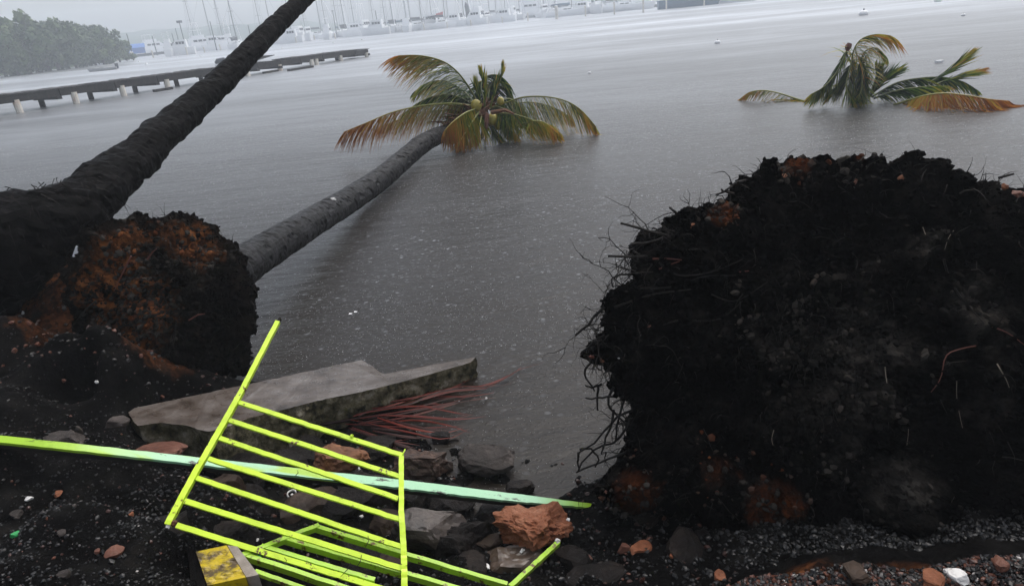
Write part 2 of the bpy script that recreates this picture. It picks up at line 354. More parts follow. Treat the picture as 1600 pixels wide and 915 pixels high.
# ground: the eroded bank, interpolated through surveyed heights
ctrl = [(0, 402, 1.0), (60, 410, 1.0), (110, 430, 1.0), (0, 500, .96), (100, 500, 1.0), (110, 455, 1.12), (150, 525, .98), (135, 490, 1.06), (180, 560, .62), (0, 600, .9), (100, 620, .7), (0, 700, .84), (120, 700, .72),
        (0, 915, .82), (100, 800, .8), (150, 915, .8), (230, 760, .62), (180, 830, .76), (240, 900, .7), (300, 905, .58), (265, 800, .42),
        (200, 640, .12), (150, 660, .4), (170, 600, .35), (250, 590, .0), (250, 610, .02), (330, 600, .02), (390, 600, -.06), (300, 690, .1), (350, 740, .02), (380, 710, .0), (260, 690, .2),
        (400, 700, .05), (500, 700, .0), (450, 780, .1), (420, 860, .18), (340, 915, .4), (500, 850, .1), (560, 900, .12), (600, 780, .06),
        (650, 760, .02), (640, 700, -.01), (700, 680, -.06), (680, 830, .06), (760, 760, -.02), (700, 890, .12), (800, 880, .06), (850, 760, -.06),
        (900, 830, .015), (950, 880, .03), (900, 910, .09), (1050, 850, .03), (1100, 890, .07), (1000, 800, -.03), (1170, 870, .16), (1200, 905, .3), (1300, 892, .3),
        (1400, 900, .3), (1500, 895, .32), (1600, 895, .34), (1700, 870, .34), (1250, 840, .12), (1400, 830, .1), (1600, 830, .12), (1000, 915, .1), (1100, 915, .16),
        (500, 600, -.5), (700, 560, -.6), (900, 600, -.5), (450, 500, -.8), (800, 480, -.9), (930, 700, -.2), (1000, 500, -.8), (1200, 420, -.9),
        (600, 400, -1.0), (900, 350, -1.0), (1600, 500, -.5), (1600, 330, -.9), (300, 300, -1.0), (0, 330, -.8), (100, 325, -.8), (480, 560, -.45), (570, 590, -.35), (760, 620, -.3)]
cp = np.array([[*P(a, b_, z)] for a, b_, z in ctrl] + [[x, y, .95] for x in (-9, -4, 0, 4, 9) for y in (-3, 0)] + [[-9, 4, 1.0], [-9, 5.5, .9], [9, 3, .6], [9, 6, -.5], [0, 1, .8], [1, 1.2, .6], [-1, 1.2, .75],
     [-9, 9, -1], [9, 9, -1], [0, 11, -1.1]])
def height(x, y):
    x = np.asarray(x, float); y = np.asarray(y, float)
    d2 = (x[..., None] - cp[:, 0]) ** 2 + (y[..., None] - cp[:, 1]) ** 2 + .012
    w = d2 ** -1.7
    return (w * cp[:, 2]).sum(-1) / w.sum(-1)
def gz(x, y):
    z = float(height(np.array([x]), np.array([y]))[0])
    n_ = fr((x, y, 0), 1.6, 4) * .05 + fr((x, y, 5), 7, 4) * .022
    return z + n_ * (1 if z > -.3 else .4)
gx = np.concatenate([np.linspace(-60, -8, 14)[:-1], np.linspace(-8, -3.6, 60)[:-1], np.linspace(-3.6, 3.6, 330), np.linspace(3.6, 8, 60)[1:], np.linspace(8, 60, 14)[1:]])
gy = np.concatenate([np.linspace(-50, .6, 20)[:-1], np.linspace(.6, 5.2, 240), np.linspace(5.2, 9, 60)[1:]])
GX, GY = np.meshgrid(gx, gy); H = height(np.clip(GX, -9, 9), np.clip(GY, -3, 99))
vs_ = []
for j in range(len(gy)):
    for i in range(len(gx)):
        z = float(H[j, i]); x = float(gx[i]); yy = float(gy[j])
        nn = fr((x, yy, 0), 1.6, 4) * .05 + fr((x, yy, 5), 7, 4) * .022
        z += nn * (1 if z > -.3 else .4)
        vs_.append((x, yy, z))
nx = len(gx)
mg = MB(); mg.add(vs_, [(j * nx + i, j * nx + i + 1, (j + 1) * nx + i + 1, (j + 1) * nx + i) for j in range(len(gy) - 1) for i in range(nx - 1)])
gmat = mat('ground_soil', [(.3, (.0018, .0016, .0016)), (.5, (.0045, .0042, .0042)), (.62, (.009, .0085, .008)), (.78, (.028, .024, .021))], scale=4, rough=.8, rough2=.45, bump=1, bscale=30, bdist=.02, spec=.02)
rust_mask(gmat, [tuple(P(130, 450, 1.0)), tuple(P(240, 520, .7)), tuple(P(40, 440, .95)), tuple(P(1250, 900, .35)), tuple(P(1450, 900, .4))], [.8, .6, .7, .35, .35], col1=(.19, .07, .027), col2=(.035, .013, .006), strength=.95, scale=9)
mg.build('ground', gmat, smooth=True, kind='structure')

# far hills
mh = MB(); hv = []
N1, N2 = 90, 10
for j in range(N2):
    for i in range(N1):
        x = -560 + i * 7.5; y_ = 350 + j * 12
        prof = math.exp(-((x + 190) / 70) ** 2) * 14 + math.exp(-((x + 330) / 110) ** 2) * 17 + math.exp(-((x + 120) / 40) ** 2) * 9
        z = (.62 * prof * (.6 + .4 * j / N2) * min(1, j / 2.5) + fr((x * .05, y_ * .05, 1), 1, 4) * 2.2 * min(1, j)) - .3
        hv.append((x, y_, z))
mh.add(hv, [(j * N1 + i, j * N1 + i + 1, (j + 1) * N1 + i + 1, (j + 1) * N1 + i) for j in range(N2 - 1) for i in range(N1 - 1)])
mh.build('hills', hillm, smooth=True, kind='structure')

# low mangrove bank under the trees
mk = MB()
pL = [P(-260, 146, 0), P(-100, 130, 0), P(0, 119, 0), P(70, 110.5, 0), P(120, 104.5, 0), P(170, 98, 0), P(205, 92.5, 0)]
vv = []
for p in pL:
    d = Vector((p.x, p.y, 0)).normalized()
    for t, z in ((0, -.3), (1.2, .35), (6, .9), (25, 1.2)): vv.append(Vector((p.x, p.y, z)) + d * t)
mk.add(vv, [(i * 4 + k, i * 4 + k + 1, i * 4 + k + 5, i * 4 + k + 4) for i in range(len(pL) - 1) for k in range(3)])
mk.build('far_shore', hillm, kind='structure')

def ordn(k):
    return ['first', 'second', 'third', 'fourth', 'fifth', 'sixth', 'seventh', 'eighth', 'ninth', 'tenth', 'eleventh', 'twelfth', 'thirteenth', 'fourteenth',
            'fifteenth', 'sixteenth', 'seventeenth', 'eighteenth', 'nineteenth', 'twentieth', 'twenty-first', 'twenty-second', 'twenty-third', 'twenty-fourth', 'twenty-fifth', 'twenty-sixth', 'twenty-seventh', 'twenty-eighth', 'twenty-ninth', 'thirtieth'][k]

# trees of the far shore
def crown_mesh(seed, w, h, z0):
    r = random.Random(seed); m = MB()
    clumps = [(Vector((r.gauss(0, .36) * w, r.gauss(0, .36) * w, z0 + h * (.1 + .85 * r.random()))), r.uniform(.16, .3) * w) for _ in range(22)]
    for c, s in clumps:
        tone = r.random()
        for _ in range(85):
            d = Vector((r.gauss(0, 1), r.gauss(0, 1), r.gauss(0, .8))).normalized()
            p = c + d * s * r.uniform(.6, 1.1); q = .28 + .25 * r.random()
            a = Vector((r.gauss(0, 1), r.gauss(0, 1), r.gauss(0, 1))).normalized(); b_ = a.cross(d).normalized() if a.cross(d).length > .01 else a.orthogonal()
            m.add([p - a * q, p + b_ * q * .6, p + a * q, p - b_ * q * .6], [(0, 1, 2, 3)], tone * .6 + r.random() * .4)
    return m
protos = []
tx = [(-150, 138, 1.2), (-90, 131, 1.1), (-40, 126, 1.0), (-8, 121, 1.15), (10, 120, .95), (30, 118, 1.0), (48, 116, 1.22), (62, 113, .9), (78, 111, .95), (92, 110, 1.05), (108, 108, .95), (120, 106.5, .95), (136, 104.5, .9), (150, 102.5, .85), (163, 101, .85), (176, 99, .75), (188, 97.5, .62), (199, 96, .45), (20, 112, 1.25), (85, 107, 1.15), (130, 101, 1.05)]
tlabels = ['farthest-left hazy mangrove tree beyond the picture edge on the far shore', 'hazy mangrove tree just left of the picture edge on the far shore', 'hazy mangrove tree at the picture edge on the far shore']
tx_sorted = sorted(tx)
for k, (px, py, s) in enumerate(tx_sorted):
    b_ = P(px, py, 0); t = thing('mangrove_tree', '', 'tree', (b_.x, b_.y, .3), 'trees along the far left shore', local=True)
    j = k % 4
    if len(protos) <= j:
        cm = crown_mesh(20 + j, 4.2, 7.2, -.2); o = cm.build('crown', treem, t)
        tm = MB(); tm.tube([(0, 0, -.4), (.1, 0, 1.6), (.3, .1, 3.6), (.2, .2, 5.2)], [.28, .2, .14, .06], 6)
        for q in range(4):
            an = q * 1.6 + j; tm.tube([(.2, 0, 2.4 + .3 * q), (math.cos(an) * 1.4, math.sin(an) * 1.4, 4 + .3 * q)], [.09, .03], 5)
        o2 = tm.build('trunk', barkm, t); protos.append((o, o2))
    else:
        for o in protos[j]:
            c = o.copy(); C.objects.link(c); c.parent = t
    f_ = s * 1.0; t.scale = (f_, f_, f_ * 1.02); t.rotation_euler = (0, 0, k * 1.3)
    t['label'] = (ordn(k) + ' hazy green mangrove tree from the left in the row on the far left shore')

# ---------------------------------------------------------------- old pier
pier = thing('broken_pier', 'long dark broken wooden pier on pale pilings reaching out from the left edge', 'pier', P(0, 183, 0))
A, B = P(-60, 191.5, 0), P(577, 88.5, 0)
ax = (B - A); LEN = ax.length; ax.normalize(); sd_ = Vector((-ax.y, ax.x, 0)); pz = math.atan2(ax.y, ax.x)
def pt(px):   # distance along the pier for a pixel column at the waterline
    best = min(range(0, 400), key=lambda k: abs(proj_x(A + ax * (LEN * k / 400)) - px)); return LEN * best / 400
def proj(p):
    d = Vector(p) - cam_pos; w = d.dot(fwd); return 800 + FPX * d.dot(rt) / w, 457.5 - FPX * d.dot(up) / w
def proj_x(p): return proj(p)[0]
marks = [-60, 100, 185, 250, 345, 405, 440, 470, 505, 555, 577]
tops = [.98, .93, .9, .88, .84, .78, .74, .78, .75, .72, .66]
s = [0] + [pt(m_) for m_ in marks[1:]]
def topz(d):
    return float(np.interp(d, s, tops))
W_ = 1.7
for i in range(len(s) - 1):
    a, b_ = s[i], s[i + 1]
    p0 = A + ax * a; p1 = A + ax * (b_ - .06)
    for side in (0, 1):
        m_ = MB(); th = .34 if side == 0 else .3
        z0, z1 = topz(a) - .07, topz(b_) - .07
        q0 = p0 + sd_ * (W_ * side); q1 = p1 + sd_ * (W_ * side)
        for (u, v_) in (((q0, q1)),):
            w_ = sd_ * .09
            m_.add([u - w_ + Vector((0, 0, z0 - th)), u + w_ + Vector((0, 0, z0 - th)), u + w_ + Vector((0, 0, z0)), u - w_ + Vector((0, 0, z0)),
                    v_ - w_ + Vector((0, 0, z1 - th)), v_ + w_ + Vector((0, 0, z1 - th)), v_ + w_ + Vector((0, 0, z1)), v_ - w_ + Vector((0, 0, z1))],
                   [(0, 1, 2, 3), (7, 6, 5, 4), (0, 4, 5, 1), (1, 5, 6, 2), (2, 6, 7, 3), (3, 7, 4, 0)])
        m_.build('beam', wood, pier)
d = 0.0; k = 0
while d < LEN - .1:
    z = topz(d) + rnd.uniform(-.012, .012); w_ = .21
    if not (rnd.random() < .05) and not (pt(437) < d < pt(452)):
        m_ = MB(); ov = rnd.uniform(-.12, .1)
        c = A + ax * (d + .1) + sd_ * (W_ / 2 + ov * .3)
        M = Matrix.Rotation(pz, 3, 'Z') @ Matrix.Rotation(rnd.uniform(-.05, .05), 3, 'Y') @ Matrix.Rotation(rnd.uniform(-.01, .01), 3, 'X')
        m_.box(c + Vector((0, 0, z - .03)), (w_ - .02, W_ + .3 + ov, .055), M=M)
        m_.build('plank', wood, pier)
    d += .22
    k += 1
# a deck panel lifted by the storm
m_ = MB(); a, b_ = pt(396), pt(438)
q0 = A + ax * a + sd_ * .1; q1 = A + ax * b_ + sd_ * .1
for t_ in range(12):
    f_ = t_ / 12; c = q0.lerp(q1, f_) + sd_ * .8 + Vector((0, 0, topz(a) + .06 + .3 * f_))
    m_.box(c, ((q1 - q0).length / 12 * .93, 1.6, .05), rz=pz)
lp_ = m_.build('lifted_deck_panel', wood, pier); lp_['label'] = 'pale lifted deck panel tilted above the pier'
pil = [(8, 182, 'w', 1), (32, 178, 'p', 0), (98, 167, 'w', 1), (119, 165.5, 'p', 0), (172, 157, 'w', 1), (194, 153.5, 'p', 0), (241, 145, 'w', 1), (263, 142.5, 'p', 0), (306, 138, 'w', 1), (317, 137, 'w', 0),
       (388, 123, 'p', 0), (413, 118, 'w', 1), (438, 115, 'p', 0), (465, 110, 'w', 1), (487, 106, 'p', 0), (495, 105, 'p', 0), (533, 97, 'p', 0), (552, 93, 'w', 1), (573, 90.5, 'p', 0)]
for px, py, kd, side in pil:
    dd = pt(px); b_ = A + ax * dd + sd_ * (W_ * side + (-.02 if side == 0 else 0)); m_ = MB()
    tz = topz(dd) - .3; le = rnd.uniform(-.04, .04)
    m_.tube([b_ + Vector((0, 0, -.8)), b_ + Vector((le * .5, 0, .1)), b_ + Vector((le, 0, tz))], .17 if kd == 'p' else .15, 10)
    o = m_.build('piling', pvc if kd == 'p' else wood, pier, smooth=False)
    if px == 194: o['label'] = 'rust-stained piling'
for k in range(len(s)):
    m_ = MB(); c = A + ax * max(.3, s[k] - .2) + sd_ * (W_ / 2) + Vector((0, 0, topz(s[k]) - .47)); m_.box(c, (.25, W_ + .5, .16), rz=pz); m_.build('cross_beam', wood, pier)
# drifted timber beneath the pier
for px, py, ln in [(255, 141, 1.2), (423, 113, 1.4), (470, 108, 2.4), (330, 133, 1.6)]:
    m_ = MB(); c = P(px, py, .03); m_.box(c, (ln, .3, .22), rz=pz + rnd.uniform(-.1, .1))
    tag(m_.build('floating_timber', wood), {255: 'dark floating timber beside the rust-stained part of the pier', 423: 'dark floating timber just right of the leaning trunk under the pier', 470: 'longest dark floating timber under the outer pier', 330: 'dark floating timber just left of the leaning trunk under the pier'}[px], 'timber', 'timbers floating under the pier')

# ---------------------------------------------------------------- marina
def hull_mb(L, Bm, fb, dr=.35, flare=.8, m=0, xt=0.0):
    """lofted hull along +x (bow), stern at -L/2; fb freeboard"""
    mb = MB(); st = 9; ring = 7; vv = []
    for i in range(st):
        t = i / (st - 1); x = -L / 2 + L * t
        hb = Bm / 2 * (min(1, .82 + t * .5) if t < .45 else max(.02, 1 - ((t - .45) / .55) ** 2.2))
        sh = fb * (1 + .35 * t * t); kz = -dr * (1 - max(0, (t - .6) / .4) ** 2)
        prof = [(-hb, sh), (-hb * .97, sh * .5), (-hb * flare, 0), (0, kz), (hb * flare, 0), (hb * .97, sh * .5), (hb, sh)]
        xo = (L * .06 * max(0, (t - .7) / .3))
        for (yy, zz) in prof: vv.append((x + xo * (zz / (fb * 1.35)), yy, zz))
    fs = [(i * ring + k, (i + 1) * ring + k, (i + 1) * ring + k + 1, i * ring + k + 1) for i in range(st - 1) for k in range(ring - 1)]
    fs += [(i * ring, i * ring + ring - 1, (i + 1) * ring + ring - 1, (i + 1) * ring) for i in range(st - 1)]
    fs += [tuple(range(ring))[::-1]]
    mb.add(vv, fs, m=m); return mb
def windows(mb, x0, x1, y, z, n, w, h, parent):
    for i in range(n):
        for s_ in (-1, 1):
            q = MB(); q.box((x0 + (x1 - x0) * (i + .5) / n, s_ * y, z), (w, .04, h)); q.build('window', glassm, parent)
def sailboat(label, loc, rz, L=9.5, mast=13, cover=darkm, hullm=white, extra=None, detail=True, group='sailing boats moored in the marina'):
    t = thing('sailboat', label, 'sailboat', loc, group, local=True); t.rotation_euler = (0, 0, rz)
    hull_mb(L, L * .33, 1.15, .5).build('hull', hullm, t)
    m = MB(); m.add([(-L * .18, -.8, 1.15), (L * .2, -.6, 1.3), (L * .2, .6, 1.3), (-L * .18, .8, 1.15), (-L * .16, -.65, 1.75), (L * .1, -.5, 1.7), (L * .1, .5, 1.7), (-L * .16, .65, 1.75)],
                    [(0, 1, 5, 4), (1, 2, 6, 5), (2, 3, 7, 6), (3, 0, 4, 7), (4, 5, 6, 7)])
    cab = m.build('cabin', white, t)
    if detail: windows(None, -L * .12, L * .06, .73, 1.5, 2, .8, .16, cab)
    m = MB(); m.tube([(L * .08, 0, 1.2), (L * .08, 0, mast)], [.1, .075], 6); mo = m.build('mast', grey_metal, t)
    m = MB()
    for zz in (mast * .45, mast * .72): m.box((L * .08, 0, zz), (.06, 1.5, .06))
    m.build('spreader', grey_metal, mo)
    m = MB(); m.tube([(L * .06, 0, 2.3), (-L * .38, 0, 2.35)], .07, 6); bo = m.build('boom', grey_metal, t)
    m = MB(); m.tube([(L * .04, 0, 2.55), (-L * .15, 0, 2.62), (-L * .36, 0, 2.5)], [.24, .2, .12], 8); m.build('sail_cover', cover, bo)
    m = MB(); rr = .022
    for e in ((L * .54, 0, 1.5), (-L * .48, 0, 1.2), (L * .08, L * .15, 1.2), (L * .08, -L * .15, 1.2)): m.tube([(L * .08, 0, mast * .97), e], rr, 3)
    m.build('rigging', grey_metal, t)
    if detail:
        m = MB(); m.tube([(L * .54, 0, 1.55), (L * .1, 0, mast * .93)], [.09, .05], 6); m.build('furled_jib', white, t)
        m = MB(); m.add([(-L * .44, -.9, 2.6), (-L * .44, .9, 2.6), (-L * .2, .9, 2.75), (-L * .2, -.9, 2.75), (-L * .16, -.8, 1.9), (-L * .16, .8, 1.9)], [(0, 1, 2, 3), (3, 2, 5, 4)])
        for s_ in (-1, 1): m.tube([(-L * .44, s_ * .9, 1.2), (-L * .44, s_ * .9, 2.6)], .03, 4)
        m.build('bimini', cover, t)
    if extra == 'redflag':
        m = MB(); m.add([(L * .05, 0, 3.4), (-L * .12, .05, 3.1), (-L * .16, .1, 2.4), (L * .03, 0, 2.6)], [(0, 1, 2, 3)]); m.build('red_flag', redm, t)
    if extra == 'dark':
        m = MB(); m.tube([(L * .3, 0, 1.4), (L * .3, .1, 2.8), (L * .26, .1, 4.2), (L * .25, 0, 5)], [.45, .55, .5, .1], 8); m.build('loose_dark_sail', darkm, t)
    return t
def motoryacht(label, loc, rz, L=12, fly=True, tower=False, cabin_h=1.9, hullm=white, canopy=white):
    t = thing('motor_yacht', label, 'motorboat', loc, 'motor boats moored in the marina', local=True); t.rotation_euler = (0, 0, rz)
    hull_mb(L, L * .3, 1.5, .5).build('hull', hullm, t)
    b_ = L * .12
    m = MB(); m.add([(-L * .28, -b_, 1.5), (L * .25, -b_ * .8, 1.7), (L * .25, b_ * .8, 1.7), (-L * .28, b_, 1.5), (-L * .26, -b_ * .9, 1.5 + cabin_h), (L * .08, -b_ * .8, 1.5 + cabin_h), (L * .08, b_ * .8, 1.5 + cabin_h), (-L * .26, b_ * .9, 1.5 + cabin_h)],
                    [(0, 1, 5, 4), (1, 2, 6, 5), (2, 3, 7, 6), (3, 0, 4, 7), (4, 5, 6, 7)])
    cab = m.build('cabin', white, t); windows(None, -L * .22, L * .08, b_ * .96, 1.5 + cabin_h * .6, 3, L * .08, .5, cab)
    m = MB(); m.box((L * .135, 0, 1.5 + cabin_h * .62), (.5, b_ * 1.3, .5)); m.build('windscreen', glassm, cab)
    z = 1.5 + cabin_h
    if fly:
        m = MB(); m.box((-L * .1, 0, z + .35), (L * .26, b_ * 1.5, .7)); m.build('flybridge', white, t)
        m = MB(); m.box((-L * .12, 0, z + 2.0), (L * .24, b_ * 1.5, .1))
        for sx in (-1, 1):
            for sy in (-1, 1): m.tube([(-L * .12 + sx * L * .1, sy * b_ * .7, z + .5), (-L * .12 + sx * L * .1, sy * b_ * .7, z + 2)], .04, 4)
        m.build('canopy', canopy, t)
    if tower:
        m = MB(); m.box((-L * .1, 0, z + 3.9), (L * .13, b_ * 1.1, .1))
        for sx in (-1, 1):
            for sy in (-1, 1): m.tube([(-L * .12 + sx * L * .1, sy * b_ * .8, z), (-L * .1 + sx * L * .05, sy * b_ * .5, z + 3.9)], .05, 4)
        m.tube([(-L * .1, 0, z + 3.9), (-L * .1, 0, z + 5.2)], .03, 4); m.build('tuna_tower', white, t)
    m = MB()
    for s_ in (-1, 1): m.tube([(L * .52, s_ * .05, 2.7), (L * .3, s_ * L * .1, 2.5), (L * .05, s_ * L * .14, 2.3)], .03, 4)
    m.build('bow_rail', grey_metal, t)
    return t
def az(px): d = ray(px, 16 + .096 * (800 - px)); return math.atan2(d.y, d.x)
HB = [  # pixel x, waterline y, what
    ('sail', 372, 76, dict(L=9, mast=12), 1.3, 'white sailboat with dark sail cover just left of the leaning trunk'),
    ('yacht', 246, 84.5, dict(L=13, fly=True, cabin_h=2.2), .35, 'big white motor yacht left of the tall lamp post, with stepped cabins'),
    ('yacht', 225, 86.5, dict(L=9, fly=False), 1.7, 'smaller white cruiser beside the blue tarpaulin shed'),
    ('yacht', 320, 79, dict(L=13, tower=True), .25, 'white fishing yacht with a high spotting tower right of the lamp post'),
    ('yacht', 352, 76.5, dict(L=9, fly=False), .5, 'low white cruiser between the tower yacht and the leaning trunk'),
    ('yacht', 441, 68, dict(L=9, fly=False), .1, 'white cabin cruiser just right of the leaning trunk'),
    ('yacht', 470, 64.5, dict(L=8, fly=False), 1.2, 'small white cruiser beside the sailboat with low white hull'),
    ('sail', 499, 60, dict(L=11, mast=14), .15, 'long white sailboat seen side-on, left of the thin lamp post'),
    ('sail', 541, 58, dict(L=9, mast=15), -1.45, 'white sailboat showing a rounded bow right of the thin lamp post'),
    ('yacht', 572, 53.5, dict(L=9, tower=True, fly=False), 1.0, 'white fishing boat with thin tower behind the rounded-bow sailboat'),
    ('sail', 616, 51, dict(L=10.5, mast=16), -1.5, 'white sailboat showing its deep rounded stern and dark grey canopy'),
    ('sail', 655, 47.5, dict(L=11, mast=16, hullm=white), .25, 'white sailboat with the darkest tall mast, seen side-on'),
    ('sail', 692, 44, dict(L=10, mast=15, extra='redflag'), .3, 'white sailboat with a red cloth flapping by its mast'),
    ('sail', 724, 40, dict(L=9.5, mast=15, extra='dark'), -1.1, 'white rounded-hull sailboat with a loose dark sail at its bow'),
    ('yacht', 750, 36, dict(L=10), 1.2, 'white motor boat right of the boat with the loose dark sail'),
    ('sail', 772, 33.5, dict(L=10, mast=15), .3, 'sailboat with furled sails left of the pale cabin trawler'),
    ('yacht', 800, 31.5, dict(L=9, fly=False), 1.4, 'small white fishing cruiser left of the broad cabin trawler'),
    ('yacht', 832, 27.5, dict(L=12, cabin_h=2.6), .3, 'broad white trawler with square cabin windows'),
    ('sail', 888, 25, dict(L=11, mast=14, cover=bluem), .25, 'white sailboat with blue sail cover right of the stoutest piling'),
    ('yacht', 934, 21, dict(L=9, fly=False), -1.4, 'white domed-cabin cruiser seen bow-on near the top edge'),
    ('sail', 978, 17, dict(L=12, mast=14), .1, 'pale grey-white sailboat between the two slim right-hand pilings'),
    ('yacht', 1075, 11, dict(L=11, fly=False, hullm=bluem), .15, 'long cabin boat with a dark blue hull near the top edge'),
    ('yacht', 1135, 5, dict(L=10, fly=False), .1, 'white boat farthest to the right along the marina'),
]
def P0(px, py): p = P(px, py, 0); return Vector((p.x, p.y, 0))
for kd, px, py, kw, rr, lb in HB:
    p = P0(px, py); a = rr + (az(px) - math.pi / 2)
    tb = (sailboat if kd == 'sail' else motoryacht)(lb, p, a, **kw); tb.scale = (1.12, 1.12, 1.12) if px > 400 else (.95, .95, .95)
# second row behind the dock
r2 = random.Random(5)
bx = [308, 330, 352, 368, 412, 425, 455, 480, 512, 530, 556, 586, 604, 632, 648, 676, 706, 738, 762, 790, 812, 850, 872, 915, 950]
for k, px in enumerate(bx):
    f0 = P0(px, 16 + .096 * (800 - px) + 18); d = f0.normalized(); q = f0 + d * r2.uniform(12, 30)
    sailboat(ordn(k) + ' faint sailboat from the left in the back row behind the dock', q, r2.choice((.2, 1.4, -1.4, 2.9)) + az(px) - math.pi / 2, L=r2.uniform(8, 12), mast=r2.uniform(11, 18),
             cover=r2.choice((darkm, bluem, white)), detail=False, group='faint sailboats in the back row of the marina')
for k, (px, dy, L_) in enumerate([(268, 0, 6), (284, -1, 6), (338, 0, 6), (362, -.5, 7), (455, 0, 6), (484, -1, 7), (514, 0, 6.5), (558, -1, 7), (588, 0, 7), (598, -1.5, 7), (638, 0, 7), (672, -1, 7.5), (683, -2, 7), (708, -1, 7), (741, -1, 7), (762, -1.5, 7), (786, -1, 7), (852, -2, 8), (868, -2, 7), (908, -1.5, 7.5), (956, -2, 8), (1012, -1.5, 8)]):
    p = P0(px, 16 + .096 * (800 - px) + 18.5 + dy) if px > 300 else P0(px, 16 + .096 * (800 - px) + 21)
    motoryacht(ordn(k) + ' from the left of the small white cabin boats tucked between the bigger ones', p, r2.choice((.2, 1.4, -1.5, 2.9)) + az(px) - math.pi / 2, L=L_, fly=(k % 3 == 0), cabin_h=1.3 + .3 * (k % 3), tower=(k % 7 == 3))
# dock behind the first row
dk = thing('marina_dock', 'long low grey floating dock running behind the moored boats', 'dock', P0(200, 91))
dl = [(195, 91.5), (300, 80), (400, 70), (500, 60), (600, 50), (700, 40.5), (800, 31), (900, 22), (1000, 13.5), (1140, 2.5)]
for i in range(len(dl) - 1):
    a, b_ = P0(*dl[i]), P0(*dl[i + 1]); a += a.normalized() * 3; b_ += b_.normalized() * 3
    m = MB(); c = (a + b_) / 2; m.box((c.x, c.y, .3), ((b_ - a).length - .2, 1.8, .7), rz=math.atan2(b_.y - a.y, b_.x - a.x)); m.build('dock_section', darkm if i < 3 else grey_metal, dk)
pp = [(77, 108, 1.2), (84, 106, .8), (106, 105, 1.3), (120, 102.5, 2.0), (133, 102, 1.4), (184, 96, 1.3), (197, 93, .8), (207, 92.5, 1.6), (210, 93.5, 1.6), (240, 90.5, 1.5), (266, 87, 1.3), (293, 86, 1.6), (320, 82.5, 1.2), (345, 79.5, 1.4), (463, 67, 1.3), (485, 63.5, 1.2), (492, 63, 1.2), (524, 61, 1.3), (554, 57, 1.3), (591, 54, 1.5), (629, 51, 1.6), (663, 48, 1.5), (699, 44, 1.4), (736, 41, 1.4), (758, 37, 1.2), (785, 36, 1.4), (825, 33.5, 1.8), (870, 30, 2.6), (915, 26, 2.1), (960, 23, 2.4), (1005, 20, 2.2), (1041, 15, 2.1), (1108, 6.5, 2.2), (1100, 9, 1.5)]
pp.sort()
for k, (px, py, h) in enumerate(pp):
    p = P0(px, py); m = MB(); rr = .17 if px != 870 else .34
    m.tube([(0, 0, -.8), (.03, 0, h * .5), (.0, 0, h)], rr, 8)
    lb = ('stout pale piling, the widest of the marina row' if px == 870 else (ordn(k) if k < 17 else ordn(len(pp) - 1 - k)) + ' pale mooring piling counted from the ' + ('left' if k < 17 else 'right') + ' end of the marina row')
    t = thing('mooring_piling', lb, 'piling', p, 'pale pilings along the marina', local=True)
    m.build('shaft', pvc, t)
    m = MB(); m.tube([(0, 0, h), (0, 0, h + .12)], [rr * 1.1, rr * .3], 8); m.build('cap', white, t)
for px, py, hh, lb in [(209, 91.5, 5.6, 'dark bare post standing at the right end of the mangroves'), (246, 87, 4.6, 'thin grey post between the two white boats on the left'), (277, 84.5, 4.8, 'thin grey post just left of the dark dock post'), (284, 83, 6.0, 'dark bare post beside the tall lamp'), (339, 79, 6.5, 'dark bare post right of the tower yacht'), (592, 53.5, 5.6, 'thin dark post left of the deep-sterned sailboat'), (395, 73, 5.0, 'thin post half hidden by the leaning trunk')]:
    p = P0(px, py); m = MB(); m.tube([p + Vector((0, 0, -.5)), p + Vector((0, 0, hh))], [.13, .09], 6)
    tag(m.build('dock_post', darkm), lb, 'post', 'bare posts on the dock')
for px, py, hh, lb in [(293, 84.5, 6.6, 'tall dock lamp with a square head near the left yachts'), (527, 59, 6.4, 'thin dock lamp post left of the rounded-bow sailboat')]:
    p = P0(px, py); t = thing('dock_lamp', lb, 'lamp post', p)
    m = MB(); m.tube([p + Vector((0, 0, -.3)), p + Vector((0, 0, hh))], .1, 6); m.build('post', darkm, t)
    m = MB(); s_ = .9 if px == 293 else .45; m.box(p + Vector((0, 0, hh + .2)), (s_, s_, .5 if px == 293 else .2)); m.build('lamp_head', darkm, t)
# blue tarpaulin shed
p = P0(213, 89); t = thing('tarpaulin_shed', 'blue tarpaulin covered shed at the right end of the mangroves', 'shed', p)
a = az(213) - math.pi / 2; M = Matrix.Rotation(a, 3, 'Z')
m = MB(); pts = [(-2.6, 0, .8), (2.6, 0, .8), (2.6, 4, .8), (-2.6, 4, .8), (-2.6, 0, 2.3), (2.6, 0, 2.3), (2.6, 4, 2.3), (-2.6, 4, 2.3), (-2.6, 2, 3.2), (2.6, 2, 3.2)]
m.add([p + M @ Vector(q) for q in pts], [(0, 1, 5, 4), (2, 3, 7, 6), (1, 2, 6, 9, 5), (3, 0, 4, 8, 7)]); m.build('wall', tarp, t)
m = MB(); m.add([p + M @ Vector(q) for q in [(-2.8, -.2, 2.25), (2.8, -.2, 2.25), (2.8, 2, 3.26), (-2.8, 2, 3.26), (2.8, 4.2, 2.25), (-2.8, 4.2, 2.25)]], [(0, 1, 2, 3), (3, 2, 4, 5)]); m.build('roof', tarp, t)
m = MB()
for q in [(-2.4, .2), (2.4, .2), (-2.4, 3.8), (2.4, 3.8)]: m.tube([p + M @ Vector((*q, -.5)), p + M @ Vector((*q, .85))], .1, 6)
m.build('stilt', wood, t)

